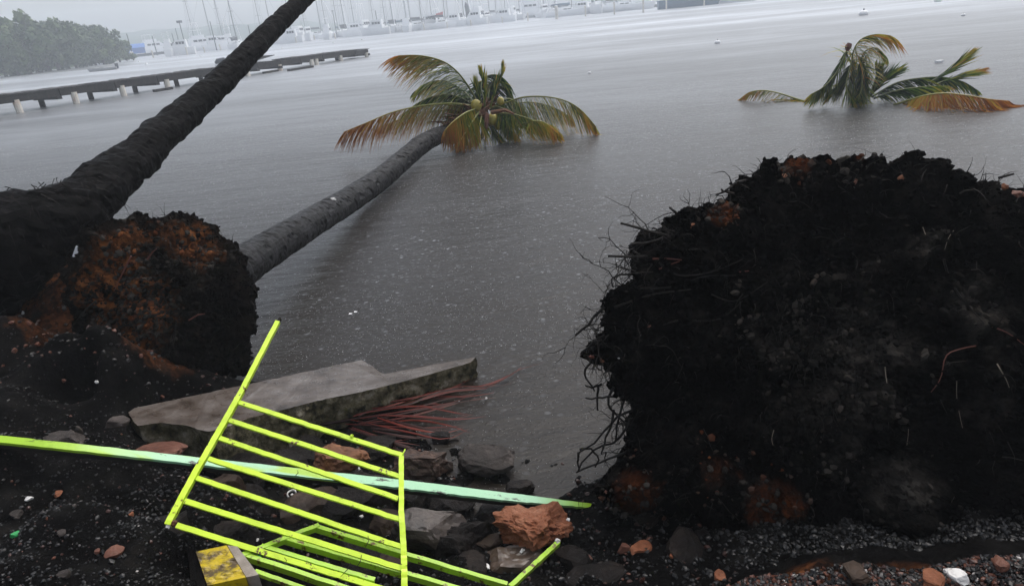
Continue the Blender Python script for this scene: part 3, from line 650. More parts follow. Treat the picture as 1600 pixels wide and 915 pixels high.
# T-top boat and skiff off the mangroves
p = P0(150, 100.5); t = thing('console_boat', 'small boat with a white T-top canopy moored off the mangroves', 'boat', p, local=True); t.rotation_euler = (0, 0, 2.9)
hull_mb(4.4, 1.7, .6, .2).build('hull', white, t)
m = MB(); m.box((-.1, 0, 1.0), (.7, .6, .9)); m.build('console', white, t)
m = MB(); m.box((-.2, 0, 2.35), (2.3, 1.6, .1)); cp_ = m.build('canopy', white, t)
m = MB()
for sx in (-1, 1):
    for sy in (-1, 1): m.tube([(-.2 + sx * .7, sy * .55, .5), (-.2 + sx * .7, sy * .55, 2.3)], .035, 4)
m.build('canopy_frame', grey_metal, t)
m = MB(); m.box((-2.3, 0, .75), (.35, .35, .9)); m.build('outboard', darkm, t)
p = P0(162, 110.5); t = thing('open_skiff', 'low open grey skiff with dark outboard moored off the mangroves', 'boat', p, local=True); t.rotation_euler = (0, 0, 3.35)
m = hull_mb(3.5, 1.3, .35, .12); m.build('hull', mat('skiff_grey', [(.3, (.3, .3, .3)), (.7, (.4, .4, .4))]), t)
m = MB(); m.box((-1.75, 0, .45), (.35, .3, .6)); m.build('outboard', darkm, t)
m = MB(); m.box((.2, 0, .38), (.25, 1.1, .06)); m.build('bench', wood, t)
p = P0(350, 103); t = thing('covered_dinghy', 'small dinghy with black cover showing above the pier left of the leaning trunk', 'boat', p, local=True); t.rotation_euler = (0, 0, .2); t.scale = (.62, .62, .62)
hull_mb(2.6, 1.1, .4, .15).build('hull', white, t)
m = MB(); m.tube([(-1.2, 0, .5), (-.8, 0, .75), (.2, 0, .85), (.9, 0, .6)], [.25, .45, .45, .2], 8); m.build('black_cover', darkm, t)

# buoys
def ball(mb, c, r, n=8, sq=1.0, c_=0.0):
    vv = [(c[0], c[1], c[2] + r * sq)]; 
    for i in range(1, n // 2 + 1):
        th = math.pi * i / (n // 2 + 1)
        for k in range(n): vv.append((c[0] + r * math.sin(th) * math.cos(2 * math.pi * k / n), c[1] + r * math.sin(th) * math.sin(2 * math.pi * k / n), c[2] + r * sq * math.cos(th)))
    vv.append((c[0], c[1], c[2] - r * sq)); rows = n // 2
    fs = [(0, 1 + k, 1 + (k + 1) % n) for k in range(n)]
    for i in range(rows - 1):
        for k in range(n): fs.append((1 + i * n + k, 1 + (i + 1) * n + k, 1 + (i + 1) * n + (k + 1) % n, 1 + i * n + (k + 1) % n))
    L_ = len(vv) - 1; o = 1 + (rows - 1) * n
    fs += [(L_, o + (k + 1) % n, o + k) for k in range(n)]
    mb.add(vv, fs, c_)
for px, py, r_, lb in [(229, 101, .24, 'white mooring buoy in front of the left motor yachts'), (217, 97, .16, 'tiny white buoy left of the motor yacht buoy'), (277, 89, .17, 'tiny white buoy in front of the bare dock posts'), (313, 88.5, .17, 'tiny white buoy in front of the tower yacht'), (441, 76, .18, 'white mooring buoy just right of the leaning trunk'), (521, 67.5, .2, 'flat white float left of the thin lamp post reflection'), (566, 62.5, .2, 'flat white float in front of the thin-towered boat'), (921, 115, .075, 'small white buoy right of the fallen palm crown'), (1121, 68, .16, 'small white buoy in open water left of the drowned palm'), (1349, 24, .33, 'biggest white mooring buoy above the drowned palm'), (1465, 3, .3, 'white buoy at the top edge on the right'), (1505, 25, .12, 'tiny white float right of the biggest buoy')]:
    p = P0(px, py); t = thing('mooring_buoy', lb, 'buoy', p, 'white buoys on the water', local=True)
    m = MB(); ball(m, (0, 0, r_ * .3), r_, 12, .75); m.build('float', white, t, smooth=True)
    m = MB(); m.tube([(0, 0, r_ * .9), (0, 0, r_ * 1.35)], r_ * .14, 6); m.build('ring', darkm, t)
p = P0(1467, 98); m = MB(); m.box((p.x, p.y, .03), (.2, .12, .07), rz=.1); tag(m.build('floating_foam_board', white), 'short white board floating above the drowned palm fronds', 'board')
for (px, py), lb in (((548, 492), 'left of two tiny white scraps floating before the slab'), ((556, 489), 'right of two tiny white scraps floating before the slab')):
    p = P0(px, py); m = MB(); m.add([p + Vector((-.018, -.006, .012)), p + Vector((.016, -.01, .016)), p + Vector((.02, .008, .014)), p + Vector((-.012, .012, .02)), p + Vector((0, 0, .004))], [(0, 1, 2, 3), (0, 1, 4), (1, 2, 4), (2, 3, 4), (3, 0, 4)]); tag(m.build('floating_scrap', white), lb, 'litter', 'white scraps on the water')
# ================================================================ PALMS
def interp_path(pts, n):
    pts = [Vector(p) for p in pts]
    # Catmull-Rom through the points, resampled by length
    out = []
    for i in range(len(pts) - 1):
        p0 = pts[max(i - 1, 0)]; p1 = pts[i]; p2 = pts[i + 1]; p3 = pts[min(i + 2, len(pts) - 1)]
        for k in range(12):
            t = k / 12
            out.append(.5 * ((2 * p1) + (p2 - p0) * t + (2 * p0 - 5 * p1 + 4 * p2 - p3) * t * t + (3 * p1 - p0 - 3 * p2 + p3) * t ** 3))
    out.append(pts[-1])
    L_ = [0]
    for a, b_ in zip(out, out[1:]): L_.append(L_[-1] + (b_ - a).length)
    res = []; j = 0
    for i in range(n):
        s_ = L_[-1] * i / (n - 1)
        while j < len(L_) - 2 and L_[j + 1] < s_: j += 1
        f_ = (s_ - L_[j]) / max(1e-9, L_[j + 1] - L_[j]); res.append(out[j].lerp(out[j + 1], min(1, f_)))
    return res, L_[-1]
def frond(path, parent, Lmax=.75, n=70, side=1.0, fw=.55, down=.5, hang=.7, dry=(.25, .6), width=.034, seed=0, sides=(-1, 1), mat_=None, rad=.02, taper=(.35, 1.0, .3), wind=(0, 0, 0), rmat=None, floor=None):
    r = random.Random(seed); pts, ln = interp_path(path, 28); m = MB(); n = int(n * 1.9); width *= .82; Lmax *= 1.12; dry = (dry[0] + .02, dry[1] + .02)
    wind = Vector(wind)
    def at(t):
        x = t * (len(pts) - 1); i = min(int(x), len(pts) - 2); return pts[i].lerp(pts[i + 1], x - i), (pts[i + 1] - pts[i]).normalized()
    for k in range(n):
        t = .06 + .93 * (k + r.random() * .4) / n
        p, T = at(t); S = T.cross(Vector((0, 0, 1)))
        S = S.normalized() if S.length > .2 else T.orthogonal().normalized()
        N = S.cross(T)
        Lk = Lmax * (taper[0] + (taper[1] - taper[0]) * min(1, t / .35)) if t < .35 else Lmax * (taper[1] + (taper[2] - taper[1]) * ((t - .35) / .65) ** 1.6)
        for s_ in sides:
            if r.random() < .04: continue
            Lq = Lk * r.uniform(.62, 1.15)
            d = (S * s_ * side * r.uniform(.85, 1.1) + T * (fw + .5 * t) * r.uniform(.85, 1.15) + Vector((0, 0, -1)) * down * r.uniform(.7, 1.3) + N * .15 + wind * r.uniform(.7, 1.3)
                 + Vector((r.gauss(0, .13), r.gauss(0, .13), r.gauss(0, .13)))).normalized()
            q = p.copy(); prev = None; vv = []; cc = []
            dd = d.copy(); nseg = 4; dk = dry[0] + (dry[1] - dry[0]) * t + r.gauss(0, .13)
            wv = dd.cross(T); wv = wv.normalized() if wv.length > .1 else N
            for g in range(nseg + 1):
                u = g / nseg; w_ = width * .5 * (.6 + 1.2 * u if u < .3 else 1.0 * (1 - ((u - .3) / .7) ** 1.5) + .04)
                tw = wv
                if floor is not None and q.z < floor: q.z = floor
                vv += [q - tw * w_, q + tw * w_]; cc += [min(1, max(0, dk + .22 * u * u))] * 2
                dd = (dd + Vector((0, 0, -1)) * hang * .3 * r.uniform(.7, 1.3)).normalized(); q = q + dd * (Lq / nseg)
                if (q - p).length > 3: break
            m.add(vv, [(2 * g, 2 * g + 1, 2 * g + 3, 2 * g + 2) for g in range(nseg)], cc)
    o = m.build('frond', mat_ or leaf, parent); sub(o, parent)
    m = MB(); m.tube(pts, [rad * (1.25 - 1.0 * i / len(pts)) for i in range(len(pts))], 5, c=[dry[0] * .6 + (dry[1] - dry[0] * .6) * i / len(pts) for i in range(len(pts))])
    m.build('midrib', rmat or rachis_mat, o, smooth=True)
    return o
def trunk_mesh(spec, rings=110, n=28, ring_amp=.014, seed=0, rough_amp=.03, ringfreq=9.0, nick=11):
    """spec: [(point, radius)]; bark with leaf-scar rings and nicks"""
    pts, ln = interp_path([s_[0] for s_ in spec], rings)
    cum = [0]
    for a, b_ in zip(spec, spec[1:]): cum.append(cum[-1] + (Vector(b_[0]) - Vector(a[0])).length)
    m = MB(); vv = []; a = None
    for i, p in enumerate(pts):
        s_ = cum[-1] * i / (rings - 1); r0 = float(np.interp(s_, cum, [q[1] for q in spec]))
        T = (pts[min(i + 1, rings - 1)] - pts[max(i - 1, 0)]).normalized()
        a = T.orthogonal().normalized() if a is None else (a - T * a.dot(T)).normalized(); b_ = T.cross(a)
        for k in range(n):
            w_ = 2 * math.pi * k / n; e = a * math.cos(w_) + b_ * math.sin(w_); q = p + e * r0
            saw = (s_ * ringfreq + .35 * noise.noise(q * 2.0) + .12 * math.sin(w_ + seed)) % 1.0
            rr = r0 * (1 + ring_amp * (saw * 2 - 1) * 2.0) + rough_amp * r0 * fr(q, 4, 4) + rough_amp * .5 * r0 * noise.noise(q * 19)
            nk = noise.noise(Vector((q.x, q.y, q.z)) * nick); rr -= r0 * .10 * min(1, max(0, (nk - .28) * 8))
            vv.append(p + e * rr)
    fs = [(i * n + k, i * n + (k + 1) % n, (i + 1) * n + (k + 1) % n, (i + 1) * n + k) for i in range(rings - 1) for k in range(n)]
    fs += [tuple(range(n - 1, -1, -1)), tuple((rings - 1) * n + k for k in range(n))]
    m.add(vv, fs); return m

def outline_blob(px_pts, O, nrm, front, back, nu=200, nv=110, amp=.08, freq=2.2, amp2=.03, freq2=9, power=.6, seed=0, soft=1.0):
    """closed lump whose outline lies in the plane (O, nrm) and which bulges to both sides"""
    nrm = Vector(nrm).normalized(); pp3 = [on_plane(x, y_, O, nrm) for x, y_ in px_pts]
    c = sum(pp3, Vector()) / len(pp3); ex = nrm.cross(Vector((0, 0, 1))).normalized() * -1; ey = ex.cross(nrm) * -1
    p2 = [((p - c).dot(ex), (p - c).dot(ey)) for p in pp3]
    xs, ys_ = [q[0] for q in p2], [q[1] for q in p2]
    def rad(th):
        dx, dy = math.cos(th), math.sin(th); best = 0
        for i in range(len(p2)):
            x1, y1 = p2[i]; x2, y2 = p2[(i + 1) % len(p2)]; den = dx * (y2 - y1) - dy * (x2 - x1)
            if abs(den) < 1e-12: continue
            t = (x1 * (y2 - y1) - y1 * (x2 - x1)) / den; u = (x1 * dy - y1 * dx) / den
            if t > 0 and 0 <= u <= 1: best = max(best, t)
        return best
    rs = [rad(2 * math.pi * k / nu) for k in range(nu)]
    rs = [(rs[k - 1] + 2 * rs[k] + rs[(k + 1) % nu]) / 4 for k in range(nu)]
    m = MB(); vv = []
    off = Vector((seed * 3.1, seed * 1.7, 0))
    for j in range(nv + 1):
        ph = math.pi * j / nv; sp, cp_ = math.sin(ph), math.cos(ph)
        s_ = sp; cz = max(0, 1 - s_ ** (2 / power)) ** .5 * (1 if cp_ > 0 else -1)
        if abs(cp_) < 1e-6: cz = 0
        for k in range(nu):
            th = 2 * math.pi * k / nu; e = ex * math.cos(th) + ey * math.sin(th)
            p = c + e * rs[k] * s_ + nrm * (cz * (front if cz > 0 else back))
            dirn = (e * sp + nrm * cp_)
            q = p + off
            dsp = amp * fr(q, freq, 3) + amp2 * fr(q, freq2, 4) - amp2 * .8 * abs(noise.noise(q * freq2 * .6))
            vv.append(p + dirn * dsp)
    fs = [(j * nu + k, (j + 1) * nu + k, (j + 1) * nu + (k + 1) % nu, j * nu + (k + 1) % nu) for j in range(nv) for k in range(nu)]
    m.add(vv, fs); return m, c, ex, ey
ico_cache = {}
def ico(sub_):
    if sub_ not in ico_cache:
        bm = bmesh.new(); bmesh.ops.create_icosphere(bm, subdivisions=sub_, radius=1)
        ico_cache[sub_] = ([v.co.copy() for v in bm.verts], [tuple(v.index for v in f.verts) for f in bm.faces]); bm.free()
    return ico_cache[sub_]
def clod(mb, c, s, seed, sub_=1, col=0.0, rot=None):
    r = random.Random(seed); V, F = ico(sub_); M = Matrix.Rotation(r.random() * 6.3, 3, 'Z') @ Matrix.Rotation(r.random() * 6.3, 3, 'X')
    sc = Vector((r.uniform(.7, 1.25), r.uniform(.6, 1.1), r.uniform(.5, .95))); o = Vector((seed % 97, seed % 31, 0))
    mb.add([Vector(c) + M @ Vector((v.x * sc.x, v.y * sc.y, v.z * sc.z)) * s * (1 + .75 * noise.noise(v * 1.9 + o)) for v in V], F, col)
def rock(name, c, size, seed, mt, label, cat='rock', rz=0, cuts=6, sub_=4, amp=.12, tilt=(0, 0), group=None, parent=None, rough_=6):
    r = random.Random(seed); V, F = ico(sub_); pl = []
    for _ in range(cuts):
        d = Vector((r.gauss(0, 1), r.gauss(0, 1), r.gauss(0, .8))).normalized(); pl.append((d, r.uniform(.55, .8)))
    pl.append((Vector((r.gauss(0, .12), r.gauss(0, .12), 1)).normalized(), .62)); pl.append((Vector((0, 0, -1)), .6))
    M = Matrix.Rotation(rz, 3, 'Z') @ Matrix.Rotation(tilt[0], 3, 'X') @ Matrix.Rotation(tilt[1], 3, 'Y'); vv = []
    for v in V:
        p = v.copy()
        for _ in range(2):
            for d, h in pl:
                e = p.dot(d) - h
                if e > 0: p -= d * e
        q = v + Vector((seed, 0, 0)); p = p * (1 + amp * fr(q, 1.8, 5) + amp * .35 * fr(q, rough_, 4))
        vv.append(M @ Vector((p.x * size[0], p.y * size[1], p.z * size[2])) * (1 / .62) * .8 + Vector(c))
    m = MB(); m.add(vv, F); o = m.build(name, mt, parent, smooth=False)
    if not parent: tag(o, label, cat, group)
    return o

def root_strand(mb, p, d, L_, r0, r, droop=.25, wig=.35, seg=7, sides=4):
    pts = [Vector(p)]; d = Vector(d).normalized()
    for i in range(seg):
        d = (d + Vector((r.gauss(0, wig), r.gauss(0, wig), r.gauss(0, wig) - droop)) * .6).normalized(); pts.append(pts[-1] + d * L_ / seg)
    mb.tube(pts, [r0 * (1 - .8 * i / seg) for i in range(seg + 1)], sides)
    return pts

# ---------------------------------------------------------------- palm toppled into the water (middle)
base = P(310, 560, .2)
palm = thing('toppled_coconut_palm', 'toppled coconut palm, root ball on the left bank, trunk and crown lying in the water', 'palm tree', base)
TS = [(355, 432, 66, 5.7), (390, 408, 60, 6.2), (418, 390, 56, 6.7), (478, 353, 47, 7.9), (540, 316, 40, 9.4), (590, 283, 35.5, 10.9), (630, 250, 31, 12.3), (657, 227, 29, 13.2), (680, 214, 27, 13.9), (706, 205, 22, 14.6)]
def dist_scale(p): return (p - cam_pos).dot(fwd) / FPX
spec = []
for px, py, w_, Y in TS:
    p = Q(px, py, Y); spec.append((p, w_ / 2 * dist_scale(p)))
tk = trunk_mesh(spec, rings=330, n=30, ring_amp=.010, ringfreq=7.5, rough_amp=.045).build('trunk', trunk_mat, palm, smooth=False)
# shells of bark / snails on the trunk
for px, py in ((520, 311), (507, 321)):
    m = MB(); p = Q(px, py, 8.75); clod(m, p, .035, px, 2); o = m.build('bark_chip', shellm, palm)
heart = Q(748, 178, 14.9)
mf = MB(); rr_ = random.Random(3)
for k in range(90):
    a = rr_.random() * 6.28; dv = Vector((math.cos(a), math.sin(a) * .8, rr_.uniform(-.2, .8)))
    s0 = Q(702, 206, 14.5).lerp(heart, rr_.random()) + dv * .08
    mf.tube([s0, s0 + dv * .22 + Vector((.1, .1, .05)), s0 + dv * rr_.uniform(.3, .5)], [.035, .03, .006], 4)
for k in range(5): ball(mf, Q(702, 206, 14.5).lerp(heart, k / 4), .2, 8)
mf.build('leaf_base_fibre', fibre, palm)
def F(pts): return [Q(x, y_, Y) for x, y_, Y in pts]
fk = dict(parent=palm)
# big frond blown up and left
frond(F([(748, 165, 14.9), (735, 140, 14.9), (715, 113, 14.8), (692, 96, 14.7), (658, 87, 14.5), (622, 87, 14.4)]), palm, Lmax=.95, n=95, side=.3, fw=.35, down=.55, hang=.5, dry=(.2, .62), seed=1, taper=(.9, 1.05, .45), wind=(-.55, 0, 0), width=.04)
frond(F([(746, 170, 15.3), (728, 146, 15.6), (700, 128, 15.8), (672, 128, 15.9), (650, 142, 16)]), palm, Lmax=.85, n=80, side=.4, fw=.3, down=.6, hang=.5, dry=(.1, .3), seed=2, wind=(-.4, 0, 0), width=.04)
frond(F([(742, 168, 14.9), (712, 150, 15), (680, 150, 15), (650, 163, 15), (630, 180, 14.9)]), palm, Lmax=.6, n=70, side=.4, fw=.3, down=.6, hang=.5, dry=(.12, .35), seed=22, wind=(-.3, 0, 0), width=.04)
# orange frond lying left
frond(F([(738, 166, 14.6), (710, 162, 14.5), (680, 163, 14.4), (650, 167, 14.3), (612, 176, 14.2), (575, 191, 14.1), (536, 207, 14.1)]), palm, Lmax=.82, n=105, side=.35, fw=.45, down=.9, hang=.6, dry=(.42, .8), seed=3, taper=(.75, 1.0, .5), floor=.01, wind=(-.12, -.1, 0), width=.036)
frond(F([(738, 172, 15.2), (700, 172, 15.3), (660, 176, 15.3), (620, 188, 15.2), (585, 203, 15.0)]), palm, Lmax=.7, n=85, side=.4, fw=.45, down=.9, hang=.6, dry=(.3, .8), seed=4, floor=.01, width=.036)
# frond hanging toward the viewer
frond(F([(745, 170, 14.5), (728, 176, 14.2), (708, 190, 13.9), (694, 205, 13.7)]), palm, Lmax=.8, n=60, side=.5, fw=.3, down=1.2, hang=.7, dry=(.35, .65), seed=5, floor=.01, width=.04, wind=(.1, 0, 0))
frond(F([(748, 175, 14.5), (738, 190, 14.2), (728, 206, 14.0), (718, 222, 13.8)]), palm, Lmax=.62, n=50, side=.7, fw=.5, down=.9, hang=.6, dry=(.32, .72), seed=6, floor=.01, width=.04)
frond(F([(752, 180, 14.6), (750, 192, 14.3), (744, 205, 14.2), (738, 216, 14.0)]), palm, Lmax=.55, n=40, side=.7, fw=.5, down=.9, hang=.6, dry=(.3, .6), seed=7, floor=.01, width=.036)
# right big frond
frond(F([(765, 170, 14.9), (792, 160, 14.9), (818, 152, 14.8), (850, 151, 14.7), (882, 157, 14.6), (908, 172, 14.5), (932, 199, 14.4)]), palm, Lmax=.98, n=110, side=.3, fw=.12, down=1.1, hang=.6, dry=(.3, .55), seed=8, taper=(.8, 1.05, .35), floor=.01, width=.038, wind=(.05, -.1, 0))
frond(F([(765, 172, 15.3), (795, 164, 15.4), (830, 160, 15.5), (865, 168, 15.5), (895, 185, 15.4)]), palm, Lmax=.75, n=80, side=.4, fw=.2, down=1.0, hang=.6, dry=(.15, .5), seed=9, floor=.01, width=.038)
# lower right frond and its withered tip
frond(F([(768, 178, 14.6), (798, 178, 14.3), (825, 185, 14.1), (850, 195, 14.0), (876, 208, 13.9)]), palm, Lmax=.72, n=80, side=.6, fw=.35, down=.8, hang=.6, dry=(.22, .5), seed=10, floor=.01, width=.036)
frond(F([(815, 195, 14.2), (838, 189, 14.0), (855, 194, 13.9), (868, 206, 13.8)]), palm, Lmax=.6, n=26, side=1.0, fw=.5, down=.5, hang=.6, dry=(.35, .7), seed=11, floor=.01, width=.03)
# limp inner fronds that fill the heart of the crown
for k, pts in enumerate([[(752, 172, 15.1), (738, 160, 15.2), (722, 160, 15.2), (712, 175, 15.1)], [(765, 172, 15.0), (780, 168, 15.0), (795, 178, 14.9), (803, 196, 14.8)], [(758, 178, 14.8), (762, 190, 14.6), (770, 202, 14.5), (778, 212, 14.4)], [(750, 175, 15.1), (735, 180, 15.0), (722, 192, 14.9), (712, 205, 14.8)]]):
    frond(F(pts), palm, Lmax=.6, n=45, side=.8, fw=.4, down=.9, hang=.7, dry=(.05, .38), seed=80 + k, floor=.01, width=.036)
# dark fronds arching behind
frond(F([(762, 168, 15.5), (752, 140, 15.8), (757, 122, 16), (775, 117, 16), (792, 128, 16), (797, 148, 16)]), palm, Lmax=.7, n=80, side=.5, fw=.3, down=.7, hang=.7, dry=(.02, .15), seed=12, width=.04)
frond(F([(762, 168, 15.5), (765, 140, 15.8), (774, 124, 16), (786, 128, 16), (795, 152, 16)]), palm, Lmax=.55, n=60, side=.5, fw=.3, down=.7, hang=.7, dry=(.02, .18), seed=13, width=.04)
frond(F([(765, 172, 15.2), (782, 158, 15.3), (798, 155, 15.4), (815, 168, 15.4), (822, 185, 15.3)]), palm, Lmax=.55, n=60, side=.6, fw=.3, down=.8, hang=.7, dry=(.05, .3), seed=14, width=.036, floor=.01)
frond(F([(750, 172, 15.3), (735, 158, 15.5), (715, 158, 15.6), (700, 172, 15.6)]), palm, Lmax=.6, n=60, side=.6, fw=.3, down=.8, hang=.7, dry=(.03, .25), seed=15, width=.036, floor=.01)
frond(F([(760, 180, 15), (775, 186, 14.8), (792, 196, 14.6), (805, 210, 14.4)]), palm, Lmax=.6, n=60, side=.6, fw=.3, down=.8, hang=.7, dry=(.1, .45), seed=16, width=.036, floor=.01)
# upright young spears
for k, pts in enumerate([[(757, 168, 14.7), (757, 140, 14.7), (751, 113, 14.7)], [(766, 168, 14.7), (775, 140, 14.7), (783, 120, 14.7), (785, 104, 14.7)], [(753, 168, 14.8), (748, 150, 14.8), (744, 132, 14.8)]]):
    frond(F(pts), palm, Lmax=.42, n=34, side=.22, fw=1.3, down=-.2, hang=.15, dry=(.2, .36), seed=30 + k, width=.035, rad=.022)
mc_spots = [(744, 165, 14.55, .115), (770, 187, 14.5, .12), (781, 182, 14.6, .11), (782, 158, 14.9, .08), (764, 191, 14.7, .09), (776, 196, 14.7, .09)]
for px, py, Y, r_ in mc_spots:
    m = MB(); ball(m, Q(px, py, Y), r_, 12, 1.15); m.build('coconut', coco, palm, smooth=True)
m = MB(); m.tube(F([(761, 178, 14.4), (760, 192, 14.3), (760, 205, 14.3)]), [.05, .045, .03], 6); m.build('flower_stalk', pink_stone, palm)
m = MB(); m.tube(F([(768, 176, 14.3), (790, 172, 14.2), (803, 178, 14.1)]), [.05, .04, .02], 6); m.build('flower_stalk', fibre, palm)

# root ball of the toppled palm
nrm = Vector((.35, -1, .15))
O_ = Q(250, 470, 4.75)
out = [(168, 336), (195, 332), (232, 338), (275, 347), (318, 362), (352, 384), (374, 414), (386, 450), (396, 495), (394, 545), (385, 585), (350, 612), (290, 630), (235, 635), (190, 610), (150, 560), (118, 500), (96, 455), (105, 415), (125, 380), (146, 352)]
mb_, cc_, ex, ey = outline_blob(out, O_, nrm, .42, .5, nu=300, nv=170, amp=.11, freq=2.0, amp2=.055, freq2=9, power=.55, seed=1)
ball_soil = mat('root_ball_soil', [(.34, (.003, .0025, .002)), (.55, (.008, .006, .005)), (.72, (.022, .015, .011))], scale=5, rough=.9, bump=1, bscale=30, bdist=.03, spec=.0)
rust_mask(ball_soil, [tuple(Q(150, 455, 4.3)), tuple(Q(210, 545, 4.3)), tuple(Q(215, 350, 4.5)), tuple(Q(310, 375, 4.7)), tuple(Q(180, 400, 4.4)), tuple(Q(225, 480, 4.35))], [.42, .34, .34, .36, .36, .4], col1=(.19, .072, .026), col2=(.035, .013, .006), strength=.95, scale=9)
rb = mb_.build('root_ball', ball_soil, palm, smooth=False); sub(rb, palm)
def scatter_on(mb_src, count, seed, filt=None):
    r = random.Random(seed); out_ = []
    F_ = mb_src.f; V_ = mb_src.v
    while len(out_) < count:
        f_ = F_[r.randrange(len(F_))]; a, b_, c = (Vector(V_[f_[0]]), Vector(V_[f_[1]]), Vector(V_[f_[2]]))
        n_ = (b_ - a).cross(c - a)
        if n_.length < 1e-10: continue
        if filt and not filt(a): continue
        out_.append((a, n_.normalized()))
    return out_
def outward(p, n_, c): return n_ if (p - c).dot(n_) > 0 else -n_
m = MB()
ORG = [(Q(150, 455, 4.3), .42), (Q(210, 545, 4.3), .34), (Q(215, 350, 4.5), .34), (Q(310, 375, 4.7), .36), (Q(180, 400, 4.4), .36), (Q(225, 480, 4.35), .4)]
for k, (p, n_) in enumerate(scatter_on(mb_, 7000, 4)):
    n_ = outward(p, n_, cc_); o_ = max(0, max(1 - (p - q).length / (r * 1.1) for q, r in ORG)); nn_ = noise.noise(p * 5) * .5 + .5
    tone = rnd.random() * .45 * nn_ + (rnd.uniform(.25, .75) * min(1, o_ * 2.2) * (nn_ + .25) if o_ > 0 else 0)
    clod(m, p + n_ * .003, rnd.choice((.006, .009, .013, .02)) * rnd.uniform(.8, 1.3), k, 1, min(.98, tone))
m.build('soil_clods', clod_mat, rb, kind='stuff')
m = MB(); r_ = random.Random(9)
for p, n_ in scatter_on(mb_, 520, 5):
    n_ = outward(p, n_, cc_); root_strand(m, p, n_ + Vector((r_.gauss(0, .5), r_.gauss(0, .5), r_.gauss(0, .5) + .1)), r_.uniform(.04, .15), r_.uniform(.0015, .004), r_, droop=.3, seg=5, sides=3)
m.build('fine_roots', root_mat, rb, kind='stuff')
for k, (x0, y0, x1, y1, Y) in enumerate([(368, 400, 374, 388, 4.7), (360, 392, 381, 397, 4.7), (205, 400, 178, 455, 4.2), (230, 405, 245, 388, 4.2), (150, 470, 120, 500, 4.1), (392, 470, 399, 490, 4.6), (295, 500, 320, 490, 4.15), (270, 540, 275, 500, 4.1)]):
    a, b_ = Q(x0, y0, Y), Q(x1, y1, Y - .03); m = MB(); mid = a.lerp(b_, .5) + Vector((.01, 0, .015)); m.tube([a, mid, b_], [.006, .005, .002], 5); m.build('root', root_mat if k not in (2, 3, 6) else red_root, rb)
m = MB(); p = Q(123, 394, 4.55); M_ = Matrix.Rotation(.6, 3, 'Y'); m.box(p, (.05, .03, .085), M=M_); tag(m.build('white_scrap', white), 'small white torn scrap between the leaning trunk and the orange-topped root ball', 'litter')
m = MB(); p = P(23, 547, .9); clod(m, p, .02, 2, 2); tag(m.build('pebble', pink_stone), 'small pink pebble alone high on the left bank', 'pebble')
for (px, py, z), lb in (((148, 588, .75), 'small white shell glinting below the left root ball'), ((20, 450, 1.0), 'white flake on the bank beside the leaning palm base')):
    m = MB(); p = P(px, py, z); gp = Vector((p.x, p.y, gz(p.x, p.y) + .01)); clod(m, gp, .014, px, 2); tag(m.build('shell', shellm), lb, 'shell')

# ---------------------------------------------------------------- leaning palm (left, trunk runs out of the top of the picture)
lp = thing('leaning_coconut_palm', 'black wet palm trunk leaning from the left bank up across the top of the picture', 'palm tree', P(30, 400, .9))
LT = [(-60, 430, 190, 4.9), (20, 378, 150, 5.0), (80, 347, 112, 5.15), (130, 317, 86, 5.4), (165, 289, 74, 5.7), (210, 250, 64, 6.2), (255, 208, 54, 6.8), (300, 168, 45, 7.4), (345, 127, 38.5, 8.0), (395, 77, 33, 8.7), (440, 31, 29, 9.4), (480, -8, 26.5, 10), (540, -80, 25, 10.8), (590, -190, 24, 11.4), (615, -330, 23, 11.8), (620, -470, 22, 12.0)]
spec = []
for px, py, w_, Y in LT:
    p = Q(px, py, Y); spec.append((p, w_ / 2 * dist_scale(p)))
trunk_mesh(spec, rings=330, n=36, ring_amp=.004, ringfreq=6, rough_amp=.13, seed=2, nick=7).build('trunk', trunk_dark, lp, smooth=False)
top = spec[-1][0]
for k in range(11):
    a = k * 2 * math.pi / 11 + .2; d = Vector((math.cos(a), math.sin(a), 0)); e = .8 + .5 * ((k * 7) % 3)
    frond([top, top + d * .8 + Vector((0, 0, .3 * e)), top + d * 1.9 + Vector((0, 0, .2 * e)), top + d * 2.8 + Vector((0, 0, -.5 * e))], lp, Lmax=.75, n=30, side=.8, fw=.5, down=.5, hang=.6, dry=(.15, .4), seed=60 + k, width=.05)
m = MB(); r_ = random.Random(31)
for k in range(420):
    t = r_.random(); i = int(t * 3.2); a = spec[i][0].lerp(spec[i + 1][0], (t * 3.2) % 1); R0 = spec[i][1] * .97
    d = Vector((r_.gauss(0, 1), r_.gauss(0, 1), r_.gauss(0, 1))).normalized(); root_strand(m, a + d * R0, d + Vector((0, 0, -1)), r_.uniform(.05, .16), .004, r_, droop=.6, seg=4, sides=3)
m.build('bark_roots', root_mat, lp, kind='stuff')

